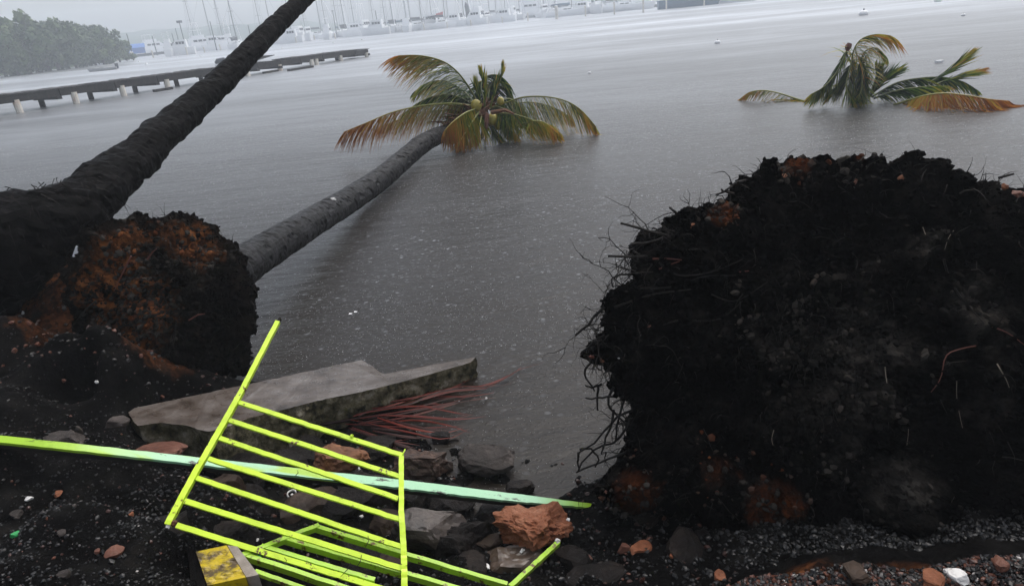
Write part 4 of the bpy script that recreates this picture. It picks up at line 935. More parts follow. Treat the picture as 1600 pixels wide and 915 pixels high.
# ---------------------------------------------------------------- submerged palm crown on the right
dp = thing('drowned_palm_crown', 'green and orange fronds of a drowned palm crown sticking out of the water', 'palm tree', P(1360, 158, 0))
frond(F([(1340, 160, 15.2), (1336, 140, 15.2), (1333, 110, 15.1), (1333, 82, 15.0), (1345, 62, 14.9), (1368, 54, 14.8), (1392, 56, 14.7)]), dp, Lmax=.72, n=95, side=.3, fw=.3, down=.55, hang=.8, dry=(.25, .55), seed=40, taper=(.6, 1.0, .7), wind=(.35, 0, 0), width=.036, floor=.005)
frond(F([(1345, 156, 15.5), (1342, 130, 15.5), (1344, 100, 15.5), (1352, 80, 15.5), (1370, 75, 15.4), (1385, 90, 15.3)]), dp, Lmax=.6, n=80, side=.35, fw=.2, down=.7, hang=.9, dry=(.12, .3), seed=41, wind=(.25, 0, 0), width=.036, floor=.005)
frond(F([(1326, 72, 15.3), (1318, 92, 15.2), (1306, 115, 15.1), (1288, 135, 15.0), (1268, 147, 14.9)]), dp, Lmax=.62, taper=(.15, 1, .4), n=80, side=.45, fw=.3, down=.7, hang=.5, dry=(.1, .3), seed=42, wind=(-.05, 0, 0), width=.036, floor=.005)
frond(F([(1332, 95, 15.0), (1326, 115, 14.9), (1322, 135, 14.8), (1330, 155, 14.6)]), dp, Lmax=.6, n=70, side=.8, fw=.4, down=.6, hang=.6, dry=(.12, .35), seed=43, width=.036, floor=.005)
frond(F([(1345, 90, 15.0), (1347, 115, 14.9), (1346, 138, 14.8), (1340, 158, 14.6)]), dp, Lmax=.5, n=60, side=.8, fw=.5, down=.6, hang=.6, dry=(.12, .3), seed=44, width=.036, floor=.005)
frond(F([(1330, 120, 15.1), (1312, 135, 15.0), (1300, 150, 14.9)]), dp, Lmax=.5, n=45, side=.8, fw=.5, down=.4, hang=.5, dry=(.12, .4), seed=52, width=.036, floor=.005)
frond(F([(1360, 150, 15.2), (1366, 130, 15.2), (1369, 118, 15.2), (1368, 106, 15.2)]), dp, Lmax=.42, n=60, side=.35, fw=1.0, down=-.1, hang=.1, dry=(.05, .2), seed=45, wind=(.35, 0, 0), width=.04, floor=.005)
frond(F([(1360, 150, 15.0), (1375, 132, 15.0), (1392, 118, 15.0), (1402, 112, 15.0)]), dp, Lmax=.5, n=60, side=.5, fw=.9, down=.0, hang=.2, dry=(.05, .25), seed=46, width=.036, floor=.005)
frond(F([(1362, 152, 15.2), (1400, 130, 15.2), (1440, 122, 15.1), (1475, 121, 15.0), (1505, 128, 14.9), (1528, 142, 14.8)]), dp, Lmax=.62, n=95, side=.5, fw=.6, down=.6, hang=.5, dry=(.08, .3), seed=47, width=.036, floor=.005)
frond(F([(1365, 154, 14.9), (1400, 142, 14.8), (1440, 136, 14.8), (1480, 134, 14.7)]), dp, Lmax=.55, n=80, side=.6, fw=.6, down=.5, hang=.5, dry=(.08, .35), seed=48, width=.036, floor=.005)
frond(F([(1450, 130, 15.0), (1478, 114, 15.0), (1498, 98, 15.0), (1512, 86, 15.0)]), dp, Lmax=.62, n=34, side=.35, fw=1.3, down=-.05, hang=.12, dry=(.1, .45), seed=49, width=.036, wind=(.25, 0, 0), floor=.005)
frond(F([(1462, 132, 14.9), (1490, 122, 14.9), (1512, 116, 14.9), (1530, 110, 14.9)]), dp, Lmax=.55, n=34, side=.35, fw=1.2, down=.1, hang=.2, dry=(.15, .6), seed=50, width=.036, floor=.005)
a_ = frond([P(1264, 160, .0), P(1240, 153, .06), P(1218, 146, .18), P(1195, 141.5, .26), P(1172, 144, .22), P(1156, 155, .03)], dp, Lmax=.42, n=75, side=.5, fw=.25, down=.9, hang=.5, dry=(.35, .6), seed=53, width=.036, floor=.004)
a_['label'] = 'small yellow-green arching frond apart on the left'
a_ = frond([P(1396, 164, .0), P(1422, 156, .1), P(1448, 149, .25), P(1475, 146, .32), P(1510, 149, .28), P(1545, 155, .2), P(1578, 158, .1)], dp, Lmax=.6, n=110, side=.5, fw=.45, down=.8, hang=.5, dry=(.5, .85), seed=54, width=.036, taper=(.35, 1.0, .8), floor=.004)
a_['label'] = 'orange withered frond lying on the water at right'
m = MB(); m.tube(F([(1328, 68, 15.1), (1325, 74, 15.1), (1324, 80, 15.1)]), [.05, .07, .03], 6); m.build('flower_spathe', red_root, dp)

# ---------------------------------------------------------------- uprooted root plate (right)
O2 = Q(1290, 560, 3.05); n2 = Vector((-.12, -1, .42))
out2 = [(1240, 252), (1275, 256), (1330, 262), (1400, 262), (1470, 266), (1540, 272), (1600, 285), (1700, 330), (1800, 430), (1840, 600), (1800, 780), (1700, 880), (1560, 905), (1420, 900), (1300, 890), (1210, 868), (1130, 832), (1050, 800),
        (960, 772), (955, 745), (985, 700), (1000, 650), (960, 605), (918, 560), (940, 520), (955, 470), (975, 425), (1000, 390), (1040, 362), (1080, 335), (1130, 310), (1180, 282), (1215, 262)]
mb2, c2, ex2, ey2 = outline_blob(out2, O2, n2, .22, .75, nu=420, nv=230, amp=.16, freq=1.7, amp2=.085, freq2=7, power=.5, seed=5)
plate_soil = mat('root_plate_soil', [(.45, (.0008, .0007, .0007)), (.54, (.003, .0026, .0024)), (.62, (.012, .01, .009)), (.74, (.03, .027, .024))], scale=6, rough=.9, bump=1, bscale=26, bdist=.04, spec=.0)
rust_mask(plate_soil, [tuple(Q(1140, 740, 2.62)), tuple(Q(1075, 670, 2.7)), tuple(Q(1215, 800, 2.55)), tuple(Q(1000, 770, 2.8)), tuple(Q(1240, 255, 3.4)), tuple(Q(1130, 330, 3.3)), tuple(Q(1330, 265, 3.45)), tuple(Q(1590, 285, 3.4))],
          [.26, .18, .26, .22, .15, .13, .12, .12], col1=(.15, .045, .016), col2=(.035, .012, .006), strength=.85, scale=8)
rust_mask(plate_soil, [tuple(Q(x, y_, Y)) for x, y_, Y in ((1330, 440, 2.8), (1480, 380, 2.9), (1250, 530, 2.7), (1380, 560, 2.7), (1180, 600, 2.65), (1330, 680, 2.55), (1420, 770, 2.5), (1550, 480, 2.8), (1280, 770, 2.5))], [.36, .26, .46, .44, .38, .46, .32, .28, .24], col1=(.075, .067, .058), col2=(.02, .017, .015), strength=.8, scale=13)
rp = thing('uprooted_root_plate', 'huge black upturned root plate of a tree, tangled with roots, filling the right side', 'root plate', P(1300, 880, .2))
rs_ = mb2.build('soil_mass', plate_soil, rp, smooth=False); sub(rs_, rp)
m = MB()
ORG = [(Q(1140, 740, 2.62), .26), (Q(1075, 670, 2.7), .15), (Q(1215, 800, 2.55), .28), (Q(1000, 770, 2.8), .24), (Q(1240, 255, 3.4), .17), (Q(1130, 330, 3.3), .13), (Q(1330, 265, 3.45), .2), (Q(1590, 285, 3.4), .18)]
GRY = [(Q(1330, 440, 2.8), .32), (Q(1480, 380, 2.9), .22), (Q(1250, 530, 2.7), .42), (Q(1380, 560, 2.7), .4), (Q(1180, 600, 2.65), .35), (Q(1330, 680, 2.55), .42), (Q(1420, 770, 2.5), .3), (Q(1550, 480, 2.8), .25), (Q(1110, 520, 2.8), .2), (Q(1280, 770, 2.5), .2)]
for k, (p, n_) in enumerate(scatter_on(mb2, 13000, 14, lambda q: q.y < 4.0)):
    n_ = outward(p, n_, c2); nn_ = noise.noise(p * 6) * .6 + .5; o_ = max(0, max(1 - (p - q).length / r for q, r in ORG)); g_ = max(0, max(1 - (p - q).length / r for q, r in GRY))
    tone = rnd.random() * .3 * nn_
    if o_ > 0 and rnd.random() < o_ * 2.5: tone = rnd.uniform(.55, 1.0) * (.5 + .6 * nn_)
    elif g_ > 0 and rnd.random() < g_ * 3: tone = rnd.uniform(.3, .72) * (.45 + .8 * nn_)
    clod(m, p + n_ * .002, rnd.choice((.005, .008, .011, .018)) * rnd.uniform(.8, 1.4), k, 1, min(.97, max(0, tone if (o_ > 0) else min(tone, .7))))
m.build('soil_clods', clod_mat, rp, kind='stuff')
m = MB(); r_ = random.Random(19)
for p, n_ in scatter_on(mb2, 1500, 15):
    n_ = outward(p, n_, c2); root_strand(m, p, n_ + Vector((r_.gauss(0, .6), r_.gauss(0, .6), r_.gauss(0, .6) + .1)), r_.uniform(.03, .16), r_.uniform(.0012, .0042), r_, droop=.35, seg=5, sides=3)
# tangle hanging out along the left edge and sprouting along the top
edge = [on_plane(x, y_, O2, n2.normalized()) for x, y_ in out2]
for i in range(len(out2)):
    x, y_ = out2[i]; x2, y2 = out2[(i + 1) % len(out2)]
    if x > 1600 or y_ > 800: continue
    left = x < 1060; cnt = 17 if left else 8
    for k in range(cnt):
        f_ = r_.random(); p = edge[i].lerp(edge[(i + 1) % len(edge)], f_) + Vector((r_.gauss(.03, .04), r_.uniform(-.15, .35), r_.gauss(-.01, .03))); p -= (p - c2).normalized() * (.06 if left else .13)
        d = (p - c2); d.y *= .2; d = d.normalized() + Vector((r_.gauss(0, .6), r_.gauss(0, .5), r_.gauss(0, .6)))
        L_ = (r_.uniform(.08, .22) if r_.random() < .75 else r_.uniform(.2, .42)) if left else r_.uniform(.1, .2); R0 = r_.uniform(.002, .0055)
        pp_ = root_strand(m, p, d, L_, R0, r_, droop=r_.choice((-.1, .15, .5)) if left else .1, wig=.55, seg=8, sides=4)
        for b2_ in range(3 if left else 1):
            q = pp_[r_.randrange(2, 8)]; root_strand(m, q, (q - p).normalized() + Vector((r_.gauss(0, .8), r_.gauss(0, .6), r_.gauss(0, .8))), L_ * .45, R0 * .55, r_, droop=.2, wig=.6, seg=5, sides=3)
m.build('fine_roots', root_mat, rp, kind='stuff')
hero = [  # dark roots standing out of the outline: pixel paths
    [(1075, 378), (1035, 366), (1000, 357), (970, 349)], [(1045, 398), (1010, 402), (980, 400), (950, 400)], [(1040, 372), (1010, 380), (992, 380), (981, 385)],
    [(1075, 352), (1062, 342), (1055, 332), (1047, 324)], [(1160, 290), (1150, 288), (1135, 296)], [(1165, 282), (1150, 285), (1138, 296), (1118, 304)], [(1145, 302), (1130, 298), (1127, 295)],
    [(1010, 410), (1000, 400), (990, 392)], [(1000, 430), (975, 428), (957, 434), (958, 450)], [(985, 470), (965, 466), (935, 488), (918, 508), (900, 524)],
    [(960, 500), (948, 502), (950, 515)], [(960, 520), (935, 528), (915, 545), (908, 552)], [(940, 530), (928, 545), (925, 565), (912, 555)], [(930, 560), (915, 575), (915, 590), (930, 610)],
    [(940, 600), (925, 605), (915, 602)], [(935, 600), (933, 625), (934, 640)], [(960, 605), (950, 625), (960, 645), (985, 665)], [(985, 610), (955, 618), (915, 622)], [(990, 640), (965, 650), (930, 690), (905, 705)],
    [(985, 655), (960, 690), (930, 700), (905, 730), (903, 737)], [(905, 705), (903, 720), (905, 732)], [(1000, 690), (965, 712), (935, 722), (900, 738)], [(905, 704), (920, 700), (935, 715), (930, 730)], [(960, 640), (955, 665), (945, 690), (940, 710)],
    [(990, 600), (975, 625), (965, 660), (962, 690)], [(970, 560), (955, 575), (965, 600), (985, 615)], [(1015, 415), (995, 405), (1000, 395)], [(1050, 380), (1040, 360), (1025, 362)], [(1340, 262), (1343, 256), (1340, 252)],
    [(1480, 266), (1478, 258), (1481, 252)], [(1462, 262), (1470, 258), (1482, 254)], [(1400, 262), (1410, 258)], [(1560, 276), (1585, 272)]]
for k, pts in enumerate(hero):
    m = MB(); n_ = len(pts); P3 = []
    for j, (x, y_) in enumerate(pts):
        q = on_plane(x, y_, O2 + Vector((0, .0 + .05 * math.sin(k), 0)), n2.normalized()) if y_ > 300 else Q(x, y_, 3.42 - .02 * j)
        P3.append(q)
    if n_ > 2: P3, _ = interp_path(P3, 9)
    N_ = len(P3); P3 = [p + Vector((rnd.gauss(0, .002), rnd.gauss(0, .004), rnd.gauss(0, .002))) for p in P3]
    r0 = .011 if k in (0, 1, 2, 3, 9) else .0075
    m.tube(P3, [r0 * (1 - .45 * i / N_) for i in range(N_)], 6); m.build('root', root_mat, rp)
bv = BVHTree.FromPolygons([Vector(v_) for v_ in mb2.v], mb2.f)
def hit(px, py, off=.012):
    d = ray(px, py).normalized(); h_ = bv.ray_cast(cam_pos, d)
    return (h_[0] - d * off) if h_[0] is not None else Q(px, py, 2.7)
front = [([(1475, 405), (1480, 425), (1495, 455), (1515, 480), (1538, 505)], root_mat, .006), ([(1558, 568), (1565, 580), (1572, 592), (1577, 605)], pale_root, .0028), ([(1383, 573), (1384, 585), (1386, 598)], pale_root, .003), ([(1495, 595), (1495, 620), (1500, 650), (1504, 668)], pale_root, .0016),
         ([(1362, 564), (1363, 574)], pale_root, .0018), ([(1525, 540), (1500, 545), (1478, 556), (1470, 590), (1455, 612)], red_root, .003), ([(1550, 510), (1575, 520), (1600, 538)], red_root, .0035), ([(1476, 825), (1486, 838), (1495, 850)], pale_root, .0022), ([(1573, 822), (1582, 842), (1592, 862)], pale_root, .0025),
         ([(1490, 360), (1482, 372), (1476, 390)], pale_root, .0016), ([(1442, 355), (1446, 366)], pale_root, .002), ([(1420, 660), (1419, 680), (1417, 695)], pale_root, .0014), ([(1210, 668), (1206, 685), (1208, 695)], pale_root, .002), ([(1345, 600), (1330, 640), (1310, 660)], root_mat, .004),
         ([(1030, 410), (1060, 430), (1110, 425), (1160, 405)], root_mat, .006), ([(1000, 450), (1050, 448), (1100, 432), (1150, 430)], root_mat, .005), ([(960, 480), (1020, 460), (1080, 452)], root_mat, .006), ([(1020, 404), (1045, 404), (1065, 406)], red_root, .005), ([(1030, 420), (1050, 412), (1062, 408)], red_root, .004), ([(1155, 425), (1170, 423)], red_root, .003),
         ([(1000, 520), (1060, 500), (1120, 500), (1160, 470)], root_mat, .005), ([(1112, 460), (1150, 470), (1200, 440)], root_mat, .004)]
for pts, mt, r0 in front:
    P3 = [hit(x, y_) for x, y_ in pts]
    if len(P3) > 2: P3, _ = interp_path(P3, 12)
    m = MB(); m.tube(P3, [r0 * (1.1 - .6 * i / len(P3)) for i in range(len(P3))], 5); m.build('root', mt, rp)
for (px, py), mt, s_ in (((925, 557), red_root, .011), ((941, 562), orange_stone, .013), ((967, 559), shellm, .005), ((1015, 510), pink_stone, .008), ((947, 768), pink_stone, .012), ((1225, 261), orange_stone, .014), ((1335, 270), pink_stone, .022), ((1408, 264), orange_stone, .018), ((1590, 290), pink_stone, .026), ((1570, 278), orange_stone, .014), ((1082, 352), orange_stone, .014)):
    m = MB(); clod(m, hit(px, py if py > 300 else py + 14, -.001), s_, px, 2); m.build('embedded_stone', mt, rp)
# ================================================================ CONCRETE SLAB
def slab(name, top, thick, mats, label, cat, jag=.02, seed=1, sub_e=.02, parent=None, bottom_scale=.94):
    """top: [Vector] outline; ragged broken sides"""
    r = random.Random(seed); ring = []
    for i in range(len(top)):
        a, b_ = top[i], top[(i + 1) % len(top)]; n_ = max(1, int((b_ - a).length / sub_e))
        for k in range(n_): ring.append(a.lerp(b_, k / n_))
    c = sum(ring, Vector()) / len(ring); rows = 9; vv = []
    for j in range(rows + 1):
        t = j / rows
        for p in ring:
            o = (p - c); o.z = 0; L_ = o.length; o = o / max(L_, 1e-6)
            q = p + Vector((0, 0, -thick * t))
            dsp = (fr(q, 9, 4) * jag + fr(q, 34, 3) * jag * .5) * (0.25 if j == 0 else 1) - jag * .8 * t
            q2 = q + o * dsp
            if j == 0: q2.z += min(0, fr(p, 14, 3)) * .006
            if j == rows: q2.z += fr(q, 6, 3) * thick * .35
            vv.append(q2)
    n_ = len(ring); fs = [(j * n_ + k, (j + 1) * n_ + k, (j + 1) * n_ + (k + 1) % n_, j * n_ + (k + 1) % n_) for j in range(rows) for k in range(n_)]
    m = MB(); m.add(vv, fs, m=1)
    bot = [vv[rows * n_ + k] for k in range(n_)]
    m.add([vv[k] for k in range(n_)], [tuple(range(n_))], m=0); m.add(bot, [tuple(range(n_ - 1, -1, -1))], m=1)
    o = m.build(name, mats, parent)
    if not parent: tag(o, label, cat)
    return o
st = [P(196, 640, .50), P(565, 562, .10), P(600, 584, .12), P(670, 570, .15), P(742, 558, .17), P(735, 566, .15), P(640, 593, .2), P(560, 613, .26), (P(500, 624, .3)), P(465, 634, .33), P(440, 640, .34), P(390, 652, .37), P(350, 668, .40), P(325, 674, .42), P(290, 664, .44), P(250, 660, .46), P(215, 664, .48)]
slab('broken_concrete_slab', st, .33, [concrete, concrete_side], 'long broken concrete slab tilted into the water with a rough mossy front edge', 'concrete slab', jag=.03)

# ================================================================ LIME RAILING
A_, B_, C_ = Q(262, 820, 2.38), Q(437, 500, 3.42), Q(628, 710, 2.78)
nr = (B_ - A_).cross(C_ - A_).normalized()
if nr.dot(cam_pos - A_) < 0: nr = -nr
def rp3(x, y_, off=0): return on_plane(x, y_, A_, nr) + nr * off
def bar(mb, a, b_, w, dents=0, seed=0, h=None):
    h = h or w; a, b_ = Vector(a), Vector(b_); d = (b_ - a).normalized(); s_ = d.cross(nr).normalized(); n_ = 14; vv = []
    r = random.Random(seed); k1 = r.random() * 9
    for i in range(n_ + 1):
        p = a.lerp(b_, i / n_) + s_ * .0022 * noise.noise(Vector((i * .8, k1, 0))) + nr * .003 * noise.noise(Vector((i * .6, k1, 4)))
        for (x, y_) in ((-1, -1), (1, -1), (1, 1), (-1, 1)): vv.append(p + s_ * x * w / 2 + nr * y_ * h / 2)
    fs = [(i * 4 + k, i * 4 + (k + 1) % 4, i * 4 + 4 + (k + 1) % 4, i * 4 + 4 + k) for i in range(n_) for k in range(4)] + [(3, 2, 1, 0), (n_ * 4, n_ * 4 + 1, n_ * 4 + 2, n_ * 4 + 3)]
    mb.add(vv, fs)
rl = thing('lime_green_railing', 'bright lime green metal railing with seven bars lying over the rubble', 'railing', A_)
m = MB(); bar(m, rp3(262, 820), rp3(306, 738), .027, seed=1); bar(m, rp3(305, 740), rp3(372, 622), .027, seed=2); bar(m, rp3(371, 624), rp3(434, 503), .025, seed=3)
m.build('post', lime, rl)
m = MB(); bar(m, rp3(431, 508), rp3(438, 498), .012, seed=3, h=.02); bar(m, rp3(428, 513), rp3(434, 500), .008, seed=5); m.build('torn_post_end', root_mat, rl)
m = MB(); bar(m, rp3(627, 713), rp3(627, 800), .024, seed=4); bar(m, rp3(627, 798), rp3(631, 866), .026, seed=5); bar(m, rp3(631, 864), rp3(632, 925), .027, seed=6); m.build('post', lime, rl)
RL = [((373, 628), (630, 711)), ((358, 656), (625, 744)), ((343, 684), (622, 778)), ((326, 716), (626, 811)), ((307, 746), (628, 854)), ((288, 782), (630, 888)), ((276, 820), (616, 925))]
for k, (a, b_) in enumerate(RL):
    m = MB(); a3, b3 = rp3(*a, -.003), rp3(*b_, -.003); mid = a3.lerp(b3, .5) + nr * rnd.uniform(-.004, .004)
    w_ = .0218 if k < 5 else .0235
    bar(m, a3, mid, w_, seed=10 + k, h=.015); bar(m, mid.lerp(a3, .01), b3, w_, seed=30 + k, h=.015); m.build('rail', lime, rl)
m = MB(); clod(m, rp3(550, 682, .012), .009, 3, 2); m.build('weld_blob', lime, rl)
m = MB(); clod(m, rp3(263, 821, .0), .012, 3, 2); m.build('post_foot', shellm, rl)
m = MB(); clod(m, rp3(272, 817, .004), .012, 5, 2); m.build('rust_lump', fibre, rl)
m = MB(); bar(m, rp3(629, 711, .006), rp3(633, 703, .012), .006, seed=1); m.build('bent_bracket', lime, rl)
for k, (x, y_, dx, dy) in enumerate([(565, 868, -10, 22), (548, 880, -16, 22), (575, 838, -4, 18), (640, 883, -8, 2), (445, 872, 1, 10), (462, 745, 3, -9)]):
    m = MB(); m.tube([rp3(x, y_, .014), rp3(x + dx * .5 + 3, y_ + dy * .5, .018), rp3(x + dx, y_ + dy, .012)], [.0015, .0018, .0008], 4); tag(m.build('dark_twig', root_mat), ['dark hair-like twig on the lower right bars', 'dark twig crossing the lowest railing bar', 'short dark twig below the middle bar', 'dark fibre tied across the right railing post', 'dark fibre crossing the lowest bar left of its middle', 'short dark fibre on the middle bar'][k], 'twig', 'twigs caught on the railing')
# second railing lying below
A_, B_, C_ = Q(378, 868, 2.3), Q(496, 822, 2.52), Q(790, 912, 2.32)
nr = (B_ - A_).cross(C_ - A_).normalized()
if nr.dot(cam_pos - A_) < 0: nr = -nr
r2_ = thing('lower_green_railing', 'rusty darker green railing lying beneath the bright one', 'railing', A_)
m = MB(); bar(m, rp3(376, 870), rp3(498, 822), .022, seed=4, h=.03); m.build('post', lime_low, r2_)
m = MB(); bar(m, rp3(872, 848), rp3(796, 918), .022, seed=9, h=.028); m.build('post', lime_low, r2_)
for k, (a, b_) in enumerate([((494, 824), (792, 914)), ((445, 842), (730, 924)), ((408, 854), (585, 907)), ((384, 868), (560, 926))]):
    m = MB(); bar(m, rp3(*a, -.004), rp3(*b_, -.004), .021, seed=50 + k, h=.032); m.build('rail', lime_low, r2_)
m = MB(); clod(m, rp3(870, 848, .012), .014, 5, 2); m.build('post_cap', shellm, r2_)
m = MB(); bar(m, Q(398, 893, 2.15), Q(520, 935, 2.05), .018, seed=70, h=.018); tag(m.build('loose_green_bar', lime_low), 'yellowish green loose bar at the bottom edge right of the yellow block', 'bar')

# long green board
bp_ = [(P(-60, 681, .93), .045), (P(0, 687, .92), .045), (P(130, 701, .83), .05), (P(300, 720, .60), .055), (P(450, 737, .42), .058), (P(620, 756, .27), .06), (P(760, 773, .17), .062), (P(860, 784, .09), .055), (P(925, 791, .01), .03)]
nr = Vector((0, -.35, 1)).normalized(); m = MB(); vv = []; NN = 140
pts_, _ = interp_path([b[0] for b in bp_], NN)
for i, p in enumerate(pts_):
    w_ = float(np.interp(i / (NN - 1), [k / 8 for k in range(9)], [b[1] * .82 for b in bp_]))
    d = (pts_[min(i + 1, NN - 1)] - pts_[max(0, i - 1)]).normalized(); s_ = d.cross(nr).normalized()
    j1 = .004 * noise.noise(Vector((i * .35, 1, 0))) + (.006 * noise.noise(Vector((i * .9, 5, 0))) if i > 90 else 0); j2 = .003 * noise.noise(Vector((i * .3, 9, 0)))
    for (x, z) in ((-1, -.011), (1, -.011), (1, .011), (-1, .011)):
        vv.append(p + s_ * (x * w_ / 2 + (j1 if x > 0 else j2)) + nr * z + Vector((0, 0, -.045 if (x > 0 and False) else 0)))
m.add(vv, [(i * 4 + k, i * 4 + (k + 1) % 4, i * 4 + 4 + (k + 1) % 4, i * 4 + 4 + k) for i in range(NN - 1) for k in range(4)] + [(3, 2, 1, 0), tuple((NN - 1) * 4 + k for k in range(4))])
gb = thing('green_board', 'long peeling pale green board running from the left edge under the railing into the water', 'board', P(300, 720, .6))
m.build('painted_face', board_paint, gb)
m = MB(); vv = []
for i, p in enumerate(pts_):
    w_ = float(np.interp(i / (NN - 1), [k / 8 for k in range(9)], [b[1] * .82 for b in bp_])); d = (pts_[min(i + 1, NN - 1)] - pts_[max(0, i - 1)]).normalized(); s_ = d.cross(nr).normalized()
    for (x, z) in ((-.9, -.05), (.9, -.05 + .006 * noise.noise(Vector((i, 0, 0)))), (.9, -.0125), (-.9, -.0125)): vv.append(p + s_ * x * w_ / 2 + nr * z)
m.add(vv, [(i * 4 + k, i * 4 + (k + 1) % 4, i * 4 + 4 + (k + 1) % 4, i * 4 + 4 + k) for i in range(NN - 1) for k in range(4)])
m.build('timber_core', wood, gb)

# yellow painted kerb block
yb = thing('yellow_kerb_block', 'broken kerb block with ridged yellow paint and a pale bare end, at the bottom edge', 'kerb block', P(350, 885, .45))
zt = .62
def onz(x, y_, dz=0): return P(x, y_, zt + dz)
def loft(rows, mt, name, thick, parent):
    m = MB(); R_ = len(rows); n_ = len(rows[0]); vv = [p for r in rows for p in r]; vv += [p + Vector((0, 0, -thick)) for r in rows for p in r]; o = R_ * n_
    fs = [(j * n_ + k, j * n_ + k + 1, (j + 1) * n_ + k + 1, (j + 1) * n_ + k) for j in range(R_ - 1) for k in range(n_ - 1)]
    fs += [(k + o + n_ * (R_ - 1), k + 1 + o + n_ * (R_ - 1), k + 1 + n_ * (R_ - 1), k + n_ * (R_ - 1)) for k in range(n_ - 1)]
    fs += [(k, k + 1, k + 1 + o, k + o) for k in range(n_ - 1)]
    for e in (0, n_ - 1): fs += [(j * n_ + e, (j + 1) * n_ + e, (j + 1) * n_ + e + o, j * n_ + e + o) for j in range(R_ - 1)]
    m.add(vv, fs); return m.build(name, mt, parent)
rows = []; NR = 26
for j in range(NR):
    t = j / (NR - 1); L0 = Vector((306, 861)).lerp(Vector((324, 914)), t); R0 = Vector((354, 851)).lerp(Vector((384, 901)), t); row = []
    for k in range(13):
        q = L0.lerp(R0, k / 12); rid = .010 * (1 - abs(((t * 3.1 + k * .02) % 1) * 2 - 1)) + .003 * noise.noise(Vector((j * .5, k * .5, 0))); row.append(onz(q.x, q.y, rid))
    rows.append(row)
loft(rows, yellow, 'yellow_face', .1, yb)
rows = []
for j in range(12):
    t = j / 11; L0 = Vector((355, 851)).lerp(Vector((385, 901)), t); R0 = Vector((371, 853)).lerp(Vector((404, 897)), t)
    rows.append([onz(L0.lerp(R0, k / 5).x, L0.lerp(R0, k / 5).y, -.003 + .004 * noise.noise(Vector((j, k, 3)))) for k in range(6)])
loft(rows, mat('bare_kerb_concrete', [(.3, (.16, .13, .1)), (.6, (.3, .26, .22)), (.8, (.4, .36, .3))], scale=12, rough=.7, bump=.6, bscale=50), 'bare_end', .1, yb)
rows = []
for j in range(10):
    t = j / 9; L0 = Vector((292, 850)).lerp(Vector((300, 925)), t); R0 = Vector((305, 862)).lerp(Vector((322, 915)), t)
    rows.append([onz(L0.lerp(R0, k / 3).x, L0.lerp(R0, k / 3).y, -.02 - .02 * (3 - k) + .01 * noise.noise(Vector((j, k, 7)))) for k in range(4)])
loft(rows, dark_stone, 'dark_side', .1, yb)

# ================================================================ ROCKS AND RUBBLE
def rk(name, px, py, wpx, hpx, z, seed, mt, label, cat='rock', **kw):
    c = P(px, py, z); k = dist_scale(c); return rock(name, c, (wpx * k / 2, wpx * k / 2 * kw.pop('dep', .7), hpx * k / 2 * 1.1), seed, mt, label, cat, **kw)
rk('pink_rock', 243, 711, 98, 26, .5, 11, pink_stone, 'flat pinkish-red rock just above the green board left of the railing', rz=-.2, cuts=5, dep=.45)
rk('brown_rock', 100, 697, 62, 40, .72, 12, grey_stone, 'pointed brown-grey rock behind the green board near the left edge', cuts=7)
rk('small_pale_stone', 182, 660, 32, 14, .62, 13, grey_stone, 'small pale flat stone at the left tip of the concrete slab', 'stone', cuts=5, sub_=3)
rk('stone_shard', 125, 675, 8, 26, .74, 14, grey_stone, 'thin upright pale stone shard beside the pointed brown rock', 'stone', sub_=3)
rk('orange_brick_chunk', 838, 826, 96, 56, .13, 15, orange_stone, 'orange broken brick chunk below the right end of the green board', 'brick', cuts=9, amp=.3, rz=-.15, sub_=5)
rk('pale_flat_rock', 764, 716, 74, 30, .07, 16, grey_stone, 'pale grey flat-topped rock standing alone in the shallow water', cuts=5, rz=-.25, tilt=(.1, .1))
rk('dark_wet_rock', 735, 722, 36, 44, .02, 17, dark_stone, 'dark wet rock under the left side of the pale flat-topped rock', rz=.3)
rk('dark_shallow_rock', 812, 762, 36, 18, .03, 18, dark_stone, 'small dark rock showing just above the green board in the water')
rk('brown_boulder', 672, 830, 92, 70, .14, 19, mat('brown_boulder_stone', [(.3, (.015, .011, .009)), (.55, (.055, .04, .032)), (.75, (.11, .085, .07))], scale=5, rough=.4, bump=.6, bscale=20, bdist=.015), 'brown rounded boulder right of the railing post', cuts=5)
rk('black_boulder', 718, 855, 90, 90, .04, 20, dark_stone, 'black jagged boulder between the brown boulder and the orange brick chunk', cuts=6, amp=.2)
rk('submerged_brown_stone', 800, 880, 80, 50, .03, 21, mat('sandy_wet_stone', [(.3, (.03, .02, .014)), (.6, (.1, .07, .05)), (.8, (.17, .12, .09))], scale=6, rough=.35), 'brown wet stone in the shallows below the orange brick chunk', cuts=4)
rk('husk', 532, 714, 62, 34, .22, 22, fibre, 'brown coconut husk under the top railing bars', 'coconut husk', cuts=2, amp=.2)
rk('husk_fragment', 660, 728, 70, 46, .06, 23, mat('dark_husk', [(.3, (.015, .009, .006)), (.55, (.06, .03, .018)), (.75, (.16, .09, .06))], scale=8, rough=.6, bump=.9, bscale=28, bdist=.02), 'dark brown clump right of the railing corner', 'husk', cuts=3, amp=.25)  # clump in a darker brown than the coconut husk
rk('dark_blue_stone', 688, 688, 30, 26, .0, 24, dark_stone, 'small bluish black stone beside the red dead frond', sub_=3)
rk('white_pebble', 702, 687, 26, 10, .0, 25, grey_stone, 'pale flat pebble in the water right of the bluish black stone', 'pebble', sub_=3)
bb = mat('brown_brick', [(.3, (.012, .007, .005)), (.55, (.035, .023, .016)), (.78, (.09, .06, .045))], scale=8, spec=.15, rough=.5, bump=.5, bscale=30)
